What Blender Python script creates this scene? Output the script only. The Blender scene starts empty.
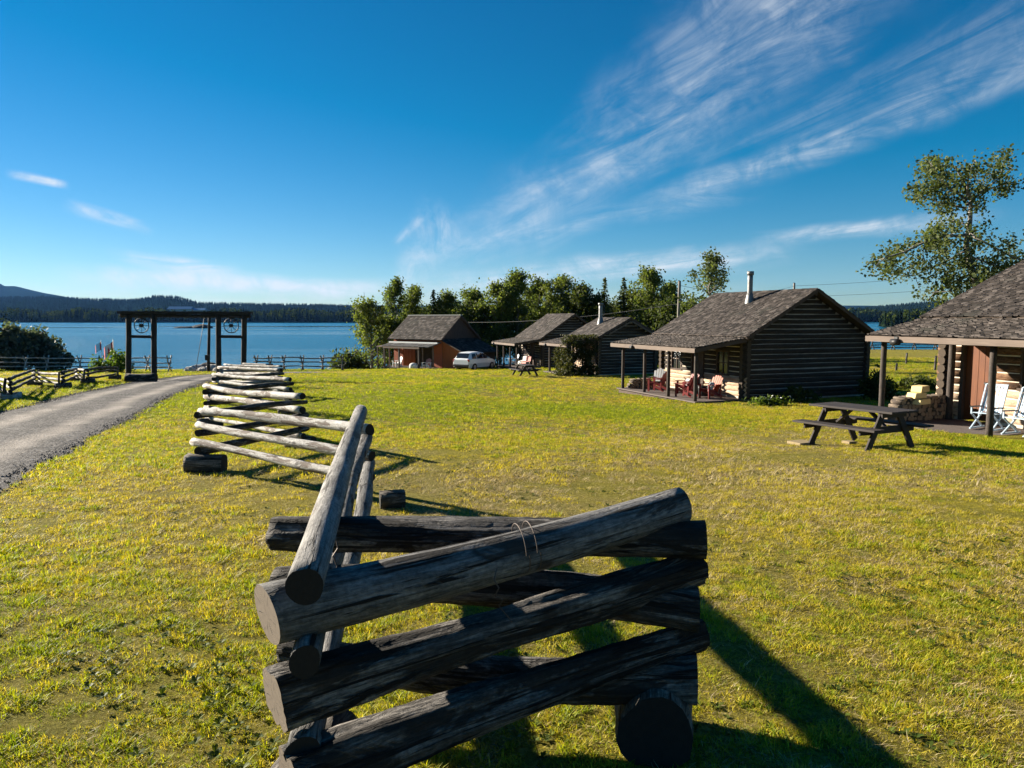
import bpy, math, random
import numpy as np
from mathutils import Vector, Matrix, noise as mnoise

R = math.radians
scene = bpy.context.scene
HAZE = True
COL = scene.collection
random.seed(7)
NP = np.random.default_rng(11)

# ------------------------------------------------------------------ camera numbers
F = 720.0
EYE = 1.65
PITCH = math.atan(66 / F)
CP, SP = math.cos(PITCH), math.sin(PITCH)

def ray(px, py):
    a = (px - 512) / F
    b = (384 - py) / F
    return Vector((a, CP + b * SP, -SP + b * CP))

def P(px, py, Y):
    d = ray(px, py)
    t = Y / d.y
    return Vector((d.x * t, Y, EYE + d.z * t))

# ------------------------------------------------------------------ terrain
GLy = [-40, 0, 4, 10, 16, 21.5, 27, 33, 40, 50, 60, 72, 100, 9000]
GLz = [.6, 0, -.13, -.49, -.76, -.95, -1.15, -1.42, -1.78, -2.2, -2.7, -3.3, -4.2, -5]
GRy = [-40, 0, 4, 10, 16, 19, 29, 35, 50, 60, 72, 90, 9000]
GRz = [.6, 0, -.13, -.58, -1.0, -1.15, -1.8, -1.95, -2.33, -2.47, -3.1, -4.0, -5]
GFy = [-40, 0, 16, 30, 60, 110, 125, 9000]
GFz = [.6, 0, -.95, -1.8, -2.25, -3.05, -3.4, -5]
SHx = [-4000, -60, -12, -4, 5, 20, 60, 4000]
SHy = [60, 61, 63, 78, 92, 106, 107, 107]
LAKE = -6.2

def sstep(a, b, x):
    t = np.clip((x - a) / (b - a), 0, 1)
    return t * t * (3 - 2 * t)

_ys = np.arange(-40, 200, .25)
def _smooth(ys, zs):
    v = np.interp(_ys, ys, zs)
    k = np.ones(17) / 17
    vp = np.pad(v, 8, mode='edge')
    return np.convolve(vp, k, 'valid')
_L, _Rr, _Ff = _smooth(GLy, GLz), _smooth(GRy, GRz), _smooth(GFy, GFz)

def G(x, y):
    x = np.asarray(x, float); y = np.asarray(y, float)
    l = np.interp(y, _ys, _L); r = np.interp(y, _ys, _Rr); f = np.interp(y, _ys, _Ff)
    w1 = sstep(-4, 5, x); w2 = sstep(13, 22, x)
    z = l * (1 - w1) + r * w1
    z = z * (1 - w2) + f * w2
    s = y - np.interp(x, SHx, SHy)
    z = z + (-13 - z) * sstep(0, 34, s)
    return z

def g(x, y):
    return float(G(x, y))

def hit(px, py):
    d = ray(px, py)
    t = 1.0
    while t < 400:
        p = Vector((0, 0, EYE)) + d * t
        if p.z <= g(p.x, p.y):
            break
        t += .05
    return Vector((p.x, p.y, g(p.x, p.y)))

# ------------------------------------------------------------------ node helpers
def mat(name):
    m = bpy.data.materials.new(name)
    m.use_nodes = True
    nt = m.node_tree
    b = nt.nodes['Principled BSDF']
    b.inputs['Specular IOR Level'].default_value = .25
    return m, nt, b

def N(nt, typ, **kw):
    n = nt.nodes.new(typ)
    for k, v in kw.items():
        if k.startswith('i_'):
            n.inputs[k[2:].replace('_', ' ')].default_value = v
        else:
            setattr(n, k, v)
    return n

def mapping(nt, src, scale, loc=(0, 0, 0)):
    m = N(nt, 'ShaderNodeMapping')
    m.inputs['Scale'].default_value = scale
    m.inputs['Location'].default_value = loc
    nt.links.new(src, m.inputs['Vector'])
    return m.outputs['Vector']

def noise(nt, vec, scale=5, detail=4, rough=.55, dist=0, out='Fac'):
    n = N(nt, 'ShaderNodeTexNoise')
    n.inputs['Scale'].default_value = scale
    n.inputs['Detail'].default_value = detail
    n.inputs['Roughness'].default_value = rough
    n.inputs['Distortion'].default_value = dist
    if vec is not None:
        nt.links.new(vec, n.inputs['Vector'])
    return n.outputs[out]

def ramp(nt, fac, stops):
    r = N(nt, 'ShaderNodeValToRGB')
    e = r.color_ramp.elements
    while len(e) < len(stops):
        e.new(.5)
    for el, (p, c) in zip(e, stops):
        el.position = p
        if not hasattr(c, '__len__'):
            c = (c, c, c)
        el.color = (*c[:3], 1)
    nt.links.new(fac, r.inputs['Fac'])
    return r.outputs['Color']

def mixc(nt, fac, a, b, mode='MIX'):
    m = N(nt, 'ShaderNodeMix', data_type='RGBA', blend_type=mode)
    for i, v in ((0, fac), (6, a), (7, b)):
        if hasattr(v, 'is_linked'):
            nt.links.new(v, m.inputs[i])
        elif hasattr(v, '__len__'):
            m.inputs[i].default_value = (*v[:3], 1)
        else:
            m.inputs[i].default_value = v
    return m.outputs[2]

def mth(nt, op, a, b=None, c=None, clamp=False):
    m = N(nt, 'ShaderNodeMath', operation=op, use_clamp=clamp)
    for i, v in enumerate((a, b, c)):
        if v is None:
            continue
        if hasattr(v, 'is_linked'):
            nt.links.new(v, m.inputs[i])
        else:
            m.inputs[i].default_value = v
    return m.outputs[0]

def bump(nt, b, h, strength=.5, dist=.02):
    n = N(nt, 'ShaderNodeBump')
    n.inputs['Strength'].default_value = strength
    n.inputs['Distance'].default_value = dist
    nt.links.new(h, n.inputs['Height'])
    nt.links.new(n.outputs[0], b.inputs['Normal'])

# ------------------------------------------------------------------ materials
def log_mat(name, dark, mid, light, patch=(.05, .04, .03), patch_amt=.35, rough=.85, bstr=.7, crack=.62, bd=.012):
    m, nt, b = mat(name)
    uv = N(nt, 'ShaderNodeUVMap').outputs[0]
    fib = noise(nt, mapping(nt, uv, (85, 5.5, 1)), 1, 6, .7, .3)
    broad = noise(nt, mapping(nt, uv, (11, 2.2, 1)), 1, 6, .68, .4)
    f = mth(nt, 'ADD', mth(nt, 'MULTIPLY', fib, .55), mth(nt, 'MULTIPLY', broad, .45))
    col = ramp(nt, f, [(.37, dark), (.5, mid), (.62, light)])
    spk = noise(nt, mapping(nt, uv, (60, 38, 1)), 1, 5, .7)
    col = mixc(nt, .8, col, ramp(nt, spk, [(.32, .45), (.62, 1.25)]), 'MULTIPLY')
    crk = noise(nt, mapping(nt, uv, (26, 1.6, 1), (3, 7, 0)), 1, 5, .6, .7)
    crk = ramp(nt, crk, [(crack - .03, 0), (crack + .02, 1)])
    col = mixc(nt, crk, col, (.012, .010, .009))
    pat = noise(nt, mapping(nt, uv, (6, 1.6, 1), (11, 2, 0)), 1, 5, .7, .6)
    pat = ramp(nt, pat, [(.62 - patch_amt * .3, 0), (.68 - patch_amt * .3, 1)])
    col = mixc(nt, mth(nt, 'MULTIPLY', pat, .85), col, patch)
    vor = N(nt, 'ShaderNodeTexVoronoi', feature='F1')
    vor.inputs['Scale'].default_value = 1
    nt.links.new(mapping(nt, uv, (5, 3.2, 1)), vor.inputs['Vector'])
    kn = ramp(nt, vor.outputs['Distance'], [(.085, 1), (.15, 0)])
    col = mixc(nt, mth(nt, 'MULTIPLY', kn, .8), col, (.03, .022, .018))
    nt.links.new(col, b.inputs['Base Color'])
    b.inputs['Roughness'].default_value = rough
    h = mth(nt, 'SUBTRACT', mth(nt, 'ADD', mth(nt, 'MULTIPLY', mth(nt, 'ADD', fib, mth(nt, 'MULTIPLY', spk, .7)), .5), mth(nt, 'MULTIPLY', pat, .35)), mth(nt, 'MULTIPLY', crk, .8))
    bump(nt, b, h, bstr, bd)
    return m

def end_mat(name, c0, c1):
    m, nt, b = mat(name)
    uv = N(nt, 'ShaderNodeUVMap').outputs[0]
    n1 = noise(nt, uv, 1.5, 3)
    ln = N(nt, 'ShaderNodeVectorMath', operation='LENGTH')
    nt.links.new(uv, ln.inputs[0])
    rr = mth(nt, 'ADD', ln.outputs['Value'], mth(nt, 'MULTIPLY', n1, .15))
    rings = mth(nt, 'SINE', mth(nt, 'MULTIPLY', rr, 105))
    col = ramp(nt, mth(nt, 'MULTIPLY_ADD', rings, .07, mth(nt, 'MULTIPLY_ADD', noise(nt, uv, 3.5, 5, .7), .9, .05)), [(.1, c0), (.9, c1)])
    sep = N(nt, 'ShaderNodeSeparateXYZ'); nt.links.new(uv, sep.inputs[0])
    ang = mth(nt, 'ARCTAN2', sep.outputs[1], sep.outputs[0])
    cmb = N(nt, 'ShaderNodeCombineXYZ'); nt.links.new(mth(nt, 'MULTIPLY', ang, 3), cmb.inputs[0]); nt.links.new(mth(nt, 'MULTIPLY', rr, .6), cmb.inputs[1])
    ck = ramp(nt, noise(nt, cmb.outputs[0], 1.6, 2), [(.62, 0), (.66, 1)])
    col = mixc(nt, ck, col, (.02, .017, .014))
    nt.links.new(col, b.inputs['Base Color'])
    b.inputs['Roughness'].default_value = .9
    bump(nt, b, mth(nt, 'SUBTRACT', mth(nt, 'MULTIPLY', rings, .12), mth(nt, 'MULTIPLY', ck, 3)), .4, .003)
    return m

def wood_mat(name, c0, c1, rough=.8, sc=1.0, bstr=.35):
    m, nt, b = mat(name)
    uv = N(nt, 'ShaderNodeUVMap').outputs[0]
    fib = noise(nt, mapping(nt, uv, (55 * sc, 2.2 * sc, 1)), 1, 5, .65)
    blo = noise(nt, mapping(nt, uv, (3, 1.2, 1)), 1, 3, .6)
    f = mth(nt, 'ADD', mth(nt, 'MULTIPLY', fib, .6), mth(nt, 'MULTIPLY', blo, .4))
    nt.links.new(ramp(nt, f, [(.32, c0), (.68, c1)]), b.inputs['Base Color'])
    b.inputs['Roughness'].default_value = rough
    bump(nt, b, fib, bstr, .004)
    return m

def plain_mat(name, c, rough=.6, metal=0, var=.15, scale=8, spec=.3):
    m, nt, b = mat(name)
    co = N(nt, 'ShaderNodeTexCoord').outputs['Object']
    n = noise(nt, co, scale, 4)
    lo = tuple(v * (1 - var) for v in c); hi = tuple(min(1, v * (1 + var)) for v in c)
    nt.links.new(ramp(nt, n, [(.3, lo), (.7, hi)]), b.inputs['Base Color'])
    b.inputs['Roughness'].default_value = rough
    b.inputs['Metallic'].default_value = metal
    b.inputs['Specular IOR Level'].default_value = spec
    return m

def shake_mat(name, cols):
    m, nt, b = mat(name)
    at = N(nt, 'ShaderNodeAttribute', attribute_name='rnd')
    uv = N(nt, 'ShaderNodeUVMap').outputs[0]
    fib = noise(nt, mapping(nt, uv, (40, 3, 1)), 1, 4, .6)
    col = ramp(nt, at.outputs['Fac'], [(0, cols[0]), (.35, cols[1]), (.7, cols[2]), (1, cols[3])])
    col = mixc(nt, .7, col, ramp(nt, fib, [(.3, .35), (.65, 1.15)]), 'MULTIPLY')
    co = N(nt, 'ShaderNodeTexCoord').outputs['Object']
    moss = ramp(nt, noise(nt, co, .9, 5, .65), [(.58, 0), (.72, .55)])
    col = mixc(nt, moss, col, (.035, .038, .03))
    nt.links.new(col, b.inputs['Base Color'])
    b.inputs['Roughness'].default_value = .9
    bump(nt, b, fib, .5, .006)
    return m

def leaf_mat(name, a, bcol, trans=.45, tcol=None, rough=.6, spec=.12):
    m, nt, b = mat(name)
    at = N(nt, 'ShaderNodeAttribute', attribute_name='rnd')
    oi = N(nt, 'ShaderNodeObjectInfo')
    f = mth(nt, 'ADD', mth(nt, 'MULTIPLY', at.outputs['Fac'], .7), mth(nt, 'MULTIPLY', oi.outputs['Random'], .3))
    col = ramp(nt, f, [(.1, a), (.9, bcol)])
    nt.links.new(col, b.inputs['Base Color'])
    b.inputs['Roughness'].default_value = rough
    b.inputs['Specular IOR Level'].default_value = spec
    tr = N(nt, 'ShaderNodeBsdfTranslucent')
    t2 = mixc(nt, 1.0, col, tcol or (1.3, 1.35, .6), 'MULTIPLY')
    nt.links.new(t2, tr.inputs['Color'])
    mx = N(nt, 'ShaderNodeMixShader')
    mx.inputs[0].default_value = trans
    nt.links.new(b.outputs[0], mx.inputs[1]); nt.links.new(tr.outputs[0], mx.inputs[2])
    nt.links.new(mx.outputs[0], nt.nodes['Material Output'].inputs['Surface'])
    return m

M = {}
M['rail'] = log_mat('weathered_rail', (.07, .065, .062), (.17, .162, .153), (.30, .288, .272), (.07, .055, .045), .12)
M['rail_white'] = log_mat('bleached_rail', (.2, .19, .176), (.42, .405, .38), (.64, .62, .585), (.09, .06, .045), .42, crack=.7)  # same wood as the other rails, sunlight put into its white
M['rail_dark'] = log_mat('dark_weathered_rail', (.026, .024, .022), (.095, .087, .08), (.3, .28, .258), (.016, .013, .011), .5, bstr=1.0, crack=.58, bd=.03)  # dark bark tone with the shade of unlit panels put in
M['rail_mid'] = log_mat('grey_rail', (.045, .043, .041), (.13, .126, .122), (.26, .252, .244), (.03, .024, .02), .15, bstr=.9, crack=.6, bd=.016)
M['rail_end'] = end_mat('sawn_log_end', (.085, .068, .052), (.22, .175, .135))
M['rail_end_dark'] = end_mat('dark_sawn_log_end', (.012, .010, .009), (.03, .026, .022))  # cut ends coloured near black for the shade on them
M['stump'] = log_mat('stump_bark', (.03, .026, .022), (.09, .078, .066), (.26, .23, .2), (.04, .032, .026), .35, bstr=1.0)
M['cabin_log'] = log_mat('cabin_log', (.016, .012, .010), (.034, .026, .021), (.07, .055, .045), (.03, .022, .018), .2, bstr=.5)  # weathered logs, darkened to hold the shade on gables and upper walls
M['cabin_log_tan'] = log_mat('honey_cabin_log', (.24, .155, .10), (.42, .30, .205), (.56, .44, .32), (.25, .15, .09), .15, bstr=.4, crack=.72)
M['cabin_log_red'] = log_mat('amber_cabin_log', (.05, .024, .012), (.12, .06, .03), (.26, .165, .10), (.05, .03, .02), .3, bstr=.5)
M['cabin_end'] = end_mat('cabin_log_end', (.04, .03, .022), (.09, .068, .05))
M['chink'] = plain_mat('chinking', (.30, .28, .255), .95, var=.2, scale=4)
M['chink_light'] = plain_mat('pale_chinking', (.52, .45, .36), .95, var=.15, scale=4)
M['post'] = log_mat('porch_post_wood', (.03, .024, .021), (.06, .048, .042), (.10, .083, .072), (.05, .04, .035), .1, bstr=.4, crack=.68)
M['gate'] = log_mat('dark_gate_log', (.012, .010, .009), (.03, .026, .022), (.06, .052, .044), (.012, .01, .009), .2)
M['fascia'] = wood_mat('weathered_fascia', (.10, .075, .062), (.18, .14, .115))
M['deck'] = wood_mat('porch_boards', (.08, .064, .058), (.15, .12, .108))
M['table'] = wood_mat('dark_table_wood', (.018, .014, .013), (.05, .041, .038), .7)
M['door'] = wood_mat('orange_door_boards', (.07, .02, .007), (.16, .05, .013), .6)
M['brown_trim'] = wood_mat('brown_trim', (.05, .035, .028), (.10, .07, .055))
M['soffit'] = wood_mat('soffit_boards', (.06, .045, .035), (.12, .09, .07))
M['red_board'] = wood_mat('red_barn_boards', (.22, .055, .025), (.38, .11, .05), .75)
M['orange_board'] = wood_mat('orange_barn_boards', (.2, .055, .017), (.32, .10, .032), .75)
M['shake'] = shake_mat('cedar_shakes', [(.013, .0103, .009), (.036, .029, .025), (.062, .051, .045), (.125, .106, .096)])
M['shake_dark'] = shake_mat('dark_cedar_shakes', [(.03, .024, .022), (.065, .053, .048), (.11, .092, .084), (.2, .172, .158)])
M['metal'] = plain_mat('galvanised_metal', (.2, .2, .2), .55, .6, .25, 12)
M['black'] = plain_mat('black_metal', (.018, .018, .02), .5)
M['wire'] = plain_mat('rusty_wire', (.10, .08, .07), .6, .5)
M['white_paint'] = plain_mat('white_paint', (.72, .74, .77), .5, var=.08)
M['red_paint'] = plain_mat('red_paint', (.17, .014, .014), .5, var=.15)
M['orange_paint'] = plain_mat('orange_red_paint', (.36, .06, .018), .5, var=.15)
M['blue_paint'] = plain_mat('pale_blue_paint', (.42, .52, .62), .5, var=.08)
M['pink_cloth'] = plain_mat('pink_cloth', (.4, .19, .17), .9, var=.15)
M['white_cloth'] = plain_mat('white_cloth', (.55, .54, .51), .9, var=.1)
M['glass'] = plain_mat('dark_window_glass', (.012, .014, .017), .08, var=.1, spec=.6)
M['concrete'] = plain_mat('concrete', (.26, .2, .11), .9, var=.2, scale=20)
M['pale_tin'] = plain_mat('pale_tin_flashing', (.66, .66, .64), .5, .2, .08)
M['barn_porch'] = shake_mat('grey_porch_roofing', [(.05, .048, .048), (.08, .078, .078), (.11, .108, .108), (.15, .147, .147)])
M['firewood'] = log_mat('firewood_bark', (.05, .04, .03), (.13, .10, .075), (.24, .19, .14), (.04, .03, .025), .3)
M['split_wood'] = wood_mat('fresh_split_wood', (.58, .42, .18), (.76, .62, .32), .85)
M['split_end'] = end_mat('firewood_end', (.16, .115, .075), (.36, .275, .19))
M['utility'] = log_mat('utility_pole_wood', (.12, .11, .10), (.22, .20, .18), (.3, .28, .25), (.1, .09, .08), .1, bstr=.3)
M['bark_aspen'] = log_mat('aspen_bark', (.09, .082, .07), (.2, .185, .16), (.32, .30, .27), (.05, .045, .04), .35, bstr=.4)
M['bark_dark'] = log_mat('dark_tree_bark', (.03, .025, .02), (.07, .06, .05), (.12, .10, .085), (.02, .018, .015), .2)
M['leaf_aspen'] = leaf_mat('aspen_leaves', (.028, .045, .018), (.11, .13, .05), .42)
M['leaf_poplar'] = leaf_mat('poplar_leaves', (.05, .078, .02), (.16, .18, .045), .48)
M['leaf_dark'] = leaf_mat('dark_leaves', (.025, .04, .014), (.085, .10, .028), .42)
M['leaf_willow'] = leaf_mat('willow_leaves', (.026, .042, .030), (.12, .14, .11), .3)
M['leaf_vine'] = leaf_mat('vine_leaves', (.022, .03, .012), (.085, .078, .03), .35)
M['needle'] = leaf_mat('spruce_needles', (.025, .04, .012), (.085, .10, .026), .25)
M['leaf_bush'] = leaf_mat('bush_leaves', (.05, .09, .015), (.12, .16, .03), .45)
M['flower'] = plain_mat('white_petals', (.75, .75, .72), .7)
M['car_paint'] = plain_mat('white_car_paint', (.78, .80, .82), .25, var=.02, spec=.6)
M['tyre'] = plain_mat('tyre_rubber', (.014, .014, .015), .8)
M['rim'] = plain_mat('alloy_rim', (.4, .41, .42), .35, .8)
M['tail'] = plain_mat('red_lens', (.4, .015, .012), .25, spec=.6)
M['flag_red'] = plain_mat('flag_red', (.6, .05, .05), .8, var=.06)
M['flag_white'] = plain_mat('flag_white', (.78, .76, .76), .8, var=.04)
M['rock'] = plain_mat('lakeside_rock', (.36, .34, .31), .9, var=.35, scale=3)
M['islet'] = plain_mat('dark_islet_rock', (.03, .03, .032), .9, var=.3, scale=.5)
M['blue_roof'] = plain_mat('blue_metal_roof', (.10, .22, .36), .5, var=.06)
M['far_wall'] = plain_mat('pale_far_wall', (.42, .38, .30), .8, var=.1)

# ------------------------------------------------------------------ mesh builder
class MB:
    def __init__(s):
        s.v = []; s.f = []; s.uv = []; s.mi = []; s.rnd = []; s.sm = []
    def face(s, idx, uv=None, mi=0, rnd=0., sm=False):
        s.f.append(tuple(idx)); s.uv.append(uv or [(0, 0)] * len(idx)); s.mi.append(mi); s.rnd.append(rnd); s.sm.append(sm)
    def box(s, c, size, M3=None, mi=0, rnd=None, off=None):
        c = Vector(c); hx, hy, hz = size[0] / 2, size[1] / 2, size[2] / 2
        o = len(s.v)
        for z in (-hz, hz):
            for y in (-hy, hy):
                for x in (-hx, hx):
                    p = Vector((x, y, z))
                    if M3 is not None:
                        p = M3 @ p
                    s.v.append(c + p)
        loc = [(x, y, z) for z in (-hz, hz) for y in (-hy, hy) for x in (-hx, hx)]
        rnd = random.random() if rnd is None else rnd
        ou, ov = random.random() * 20, random.random() * 20
        L = max(range(3), key=lambda i: size[i])
        for q, ax in (((0, 2, 3, 1), 2), ((4, 5, 7, 6), 2), ((0, 1, 5, 4), 1), ((2, 6, 7, 3), 1), ((0, 4, 6, 2), 0), ((1, 3, 7, 5), 0)):
            axes = [i for i in range(3) if i != ax]
            if L in axes:
                va = L; ua = [i for i in axes if i != L][0]
            else:
                ua, va = axes
            s.face([o + i for i in q], [(loc[i][ua] + ou, loc[i][va] + ov) for i in q], mi, rnd)
        return s
    def beam(s, p0, p1, w, h, mi=0, up=(0, 0, 1), rnd=None):
        p0 = Vector(p0); p1 = Vector(p1); d = p1 - p0; L = d.length
        y = d.normalized(); u = Vector(up)
        x = y.cross(u)
        if x.length < 1e-4:
            x = y.cross(Vector((1, 0, 0)))
        x.normalize(); z = x.cross(y)
        M3 = Matrix((x, y, z)).transposed()
        return s.box((p0 + p1) / 2, (w, L, h), M3, mi, rnd)
    def log(s, p0, p1, r0, r1=None, seg=12, ring=.35, wob=.06, bend=.0, mi=0, cap=1, caps=True, rough=0, skew=0):
        p0 = Vector(p0); p1 = Vector(p1); r1 = r0 if r1 is None else r1
        d = p1 - p0; L = d.length; t = d.normalized()
        x = t.cross(Vector((0, 0, 1)))
        if x.length < .05:
            x = t.cross(Vector((0, 1, 0)))
        x.normalize(); y = x.cross(t)
        n = max(2, int(L / ring) + 1)
        ou, ov = random.random() * 30, random.random() * 30
        ph = [random.random() * 6.28 for _ in range(5)]
        bx, by = random.uniform(-1, 1) * bend, random.uniform(-1, 1) * bend
        o = len(s.v); rn = random.random()
        rm = (r0 + r1) / 2
        for i in range(n):
            f = i / (n - 1)
            b = math.sin(math.pi * f)
            c = p0 + d * f + x * (bx * b) + y * (by * b)
            c += x * (math.sin(f * L * 1.7 + ph[0]) * rm * wob * 1.2) + y * (math.sin(f * L * 2.1 + ph[1]) * rm * wob * 1.2)
            r = r0 + (r1 - r0) * f
            r *= 1 + wob * .6 * math.sin(f * L * 3.1 + ph[2])
            for k in range(seg):
                a = 2 * math.pi * k / seg
                rg_ = 0
                if rough:
                    q_ = Vector((math.cos(a) * 1.6, math.sin(a) * 1.6, f * L * 1.1 + ou)); q2 = Vector((math.cos(a) * 5, math.sin(a) * 5, f * L * 2.2 + ou))
                    n1_ = mnoise.noise(q_); rg_ = rough * (1.1 * n1_ + .7 * mnoise.noise(q2) - .5 * max(0, .25 - abs(n1_)) * 2)
                rr = r * (1 + rg_) * (1 + wob * (.6 * math.sin(2 * a + ph[3] + f * L * .6) + .4 * math.sin(3 * a + ph[4] - f * L)))
                if wob > 0:
                    rr *= 1 + random.uniform(-.35, .35) * wob
                s.v.append(c + x * (math.cos(a) * rr) + y * (math.sin(a) * rr) + (t * (math.cos(a) * rr * skew) if i == 0 else Vector((0, 0, 0))))
        for i in range(n - 1):
            for k in range(seg):
                k2 = (k + 1) % seg
                u0 = k / seg * 6.283 * rm + ou; u1 = (k + 1) / seg * 6.283 * rm + ou
                v0 = i / (n - 1) * L + ov; v1 = (i + 1) / (n - 1) * L + ov
                s.face([o + i * seg + k, o + i * seg + k2, o + (i + 1) * seg + k2, o + (i + 1) * seg + k],
                       [(u0, v0), (u1, v0), (u1, v1), (u0, v1)], mi, rn, True)
        if caps:
            for (base, rev) in ((o, True), (o + (n - 1) * seg, False)):
                ids = [base + k for k in range(seg)]
                uvs = [(math.cos(2 * math.pi * k / seg), math.sin(2 * math.pi * k / seg)) for k in range(seg)]
                if rev:
                    ids.reverse(); uvs.reverse()
                s.face(ids, uvs, cap, rn)
        return s
    def prism(s, pts, y0, y1, mi=0, axis='y'):
        """closed polygon in (x, z) extruded along y"""
        o = len(s.v); n = len(pts)
        for y in (y0, y1):
            for (a, b) in pts:
                s.v.append(Vector((a, y, b)))
        s.face([o + i for i in range(n)], [(p[0], p[1]) for p in pts], mi)
        s.face([o + n + i for i in reversed(range(n))], [(p[0], p[1]) for p in reversed(pts)], mi)
        for i in range(n):
            j = (i + 1) % n
            s.face([o + j, o + i, o + n + i, o + n + j], [(0, 0), (.3, 0), (.3, y1 - y0), (0, y1 - y0)], mi)
        return s
    def ring(s, c, r, tube, M3=None, seg=28, ts=6, mi=0):
        c = Vector(c); o = len(s.v)
        for i in range(seg):
            a = 2 * math.pi * i / seg
            for k in range(ts):
                b = 2 * math.pi * k / ts
                p = Vector(((r + tube * math.cos(b)) * math.cos(a), tube * math.sin(b), (r + tube * math.cos(b)) * math.sin(a)))
                s.v.append(c + (M3 @ p if M3 is not None else p))
        for i in range(seg):
            for k in range(ts):
                i2, k2 = (i + 1) % seg, (k + 1) % ts
                s.face([o + i * ts + k, o + i * ts + k2, o + i2 * ts + k2, o + i2 * ts + k], None, mi, 0, True)
        return s
    def build(s, name, mats, parent=None, loc=(0, 0, 0), bevel=0):
        me = bpy.data.meshes.new(name)
        me.from_pydata([tuple(p) for p in s.v], [], s.f)
        if not isinstance(mats, (list, tuple)):
            mats = [mats]
        for m in mats:
            me.materials.append(M[m] if isinstance(m, str) else m)
        ul = me.uv_layers.new(name='UVMap')
        flat = [c for fu in s.uv for p in fu for c in p]
        ul.data.foreach_set('uv', flat)
        me.polygons.foreach_set('material_index', [min(i, len(mats) - 1) for i in s.mi])
        me.polygons.foreach_set('use_smooth', s.sm)
        at = me.attributes.new('rnd', 'FLOAT', 'FACE')
        at.data.foreach_set('value', s.rnd)
        me.update()
        ob = bpy.data.objects.new(name, me)
        COL.objects.link(ob)
        ob.location = loc
        if parent is not None:
            ob.parent = parent
        if bevel:
            bv = ob.modifiers.new('bevel', 'BEVEL'); bv.width = bevel; bv.segments = 2; bv.limit_method = 'ANGLE'
        return ob

def tag(o, label, cat, group=None, kind=None):
    o['label'] = label; o['category'] = cat
    if group: o['group'] = group
    if kind: o['kind'] = kind
    return o

def thing(name, label, cat, loc, rz=0, group=None):
    e = bpy.data.objects.new(name, None)
    e.empty_display_size = .3
    COL.objects.link(e)
    e.location = loc; e.rotation_euler = (0, 0, rz)
    return tag(e, label, cat, group)

def dup(root, loc, rz, label, group=None, scale=None):
    r = root.copy(); COL.objects.link(r); r.location = loc; r.rotation_euler = (0, 0, rz)
    if scale is not None:
        r.scale = scale if hasattr(scale, '__len__') else (scale,) * 3
    r['label'] = label
    if group: r['group'] = group
    for ch in list(root.children):
        c = ch.copy(); COL.objects.link(c); c.parent = r
        for gc in list(ch.children):
            d = gc.copy(); COL.objects.link(d); d.parent = c
    return r

def mesh_np(name, verts, faces, mats, rnd=None, uv=None, parent=None, smooth=False, link=True):
    """verts (n,3); faces (m,k) all same k"""
    me = bpy.data.meshes.new(name)
    m, k = faces.shape
    me.vertices.add(len(verts)); me.vertices.foreach_set('co', np.ascontiguousarray(verts, np.float32).ravel())
    me.loops.add(m * k); me.loops.foreach_set('vertex_index', np.ascontiguousarray(faces, np.int32).ravel())
    me.polygons.add(m); me.polygons.foreach_set('loop_start', np.arange(0, m * k, k, dtype=np.int32))
    me.update(calc_edges=True)
    if smooth:
        me.polygons.foreach_set('use_smooth', np.ones(m, bool))
    for q in (mats if isinstance(mats, (list, tuple)) else [mats]):
        me.materials.append(M[q] if isinstance(q, str) else q)
    if rnd is not None:
        at = me.attributes.new('rnd', 'FLOAT', 'FACE'); at.data.foreach_set('value', np.asarray(rnd, np.float32))
    me.validate()
    ob = bpy.data.objects.new(name, me)
    if link:
        COL.objects.link(ob)
    if parent is not None:
        ob.parent = parent
    return ob

# ------------------------------------------------------------------ world: sky with cirrus
SUN_EL = R(18)
SUN_DIR = Vector((-.875, .48, 0)).normalized()
SUN_AZ = math.atan2(SUN_DIR.x, SUN_DIR.y)         # from +Y towards +X

w = bpy.data.worlds.new('World'); scene.world = w; w.use_nodes = True
nt = w.node_tree
bg = nt.nodes['Background']
sky = N(nt, 'ShaderNodeTexSky', sky_type='NISHITA', sun_disc=False)
sky.sun_elevation = SUN_EL; sky.sun_rotation = SUN_AZ
sky.air_density = 1.0; sky.dust_density = .04; sky.ozone_density = 3.0; sky.altitude = 1000
hs = N(nt, 'ShaderNodeHueSaturation')
hs.inputs['Saturation'].default_value = 1.25
nt.links.new(sky.outputs[0], hs.inputs['Color'])
_sp = N(nt, 'ShaderNodeSeparateColor'); nt.links.new(hs.outputs[0], _sp.inputs[0])
_cb = N(nt, 'ShaderNodeCombineColor')
nt.links.new(mth(nt, 'MAXIMUM', mth(nt, 'MULTIPLY_ADD', _sp.outputs[0], .60, -.44), .015), _cb.inputs[0])
nt.links.new(mth(nt, 'MULTIPLY', _sp.outputs[1], .625), _cb.inputs[1])
nt.links.new(mth(nt, 'MULTIPLY', _sp.outputs[2], .69), _cb.inputs[2])
tc = N(nt, 'ShaderNodeTexCoord').outputs['Generated']
sp = N(nt, 'ShaderNodeSeparateXYZ'); nt.links.new(tc, sp.inputs[0])
az = mth(nt, 'ARCTAN2', sp.outputs[0], sp.outputs[1])
el = mth(nt, 'ARCSINE', sp.outputs[2])

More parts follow.
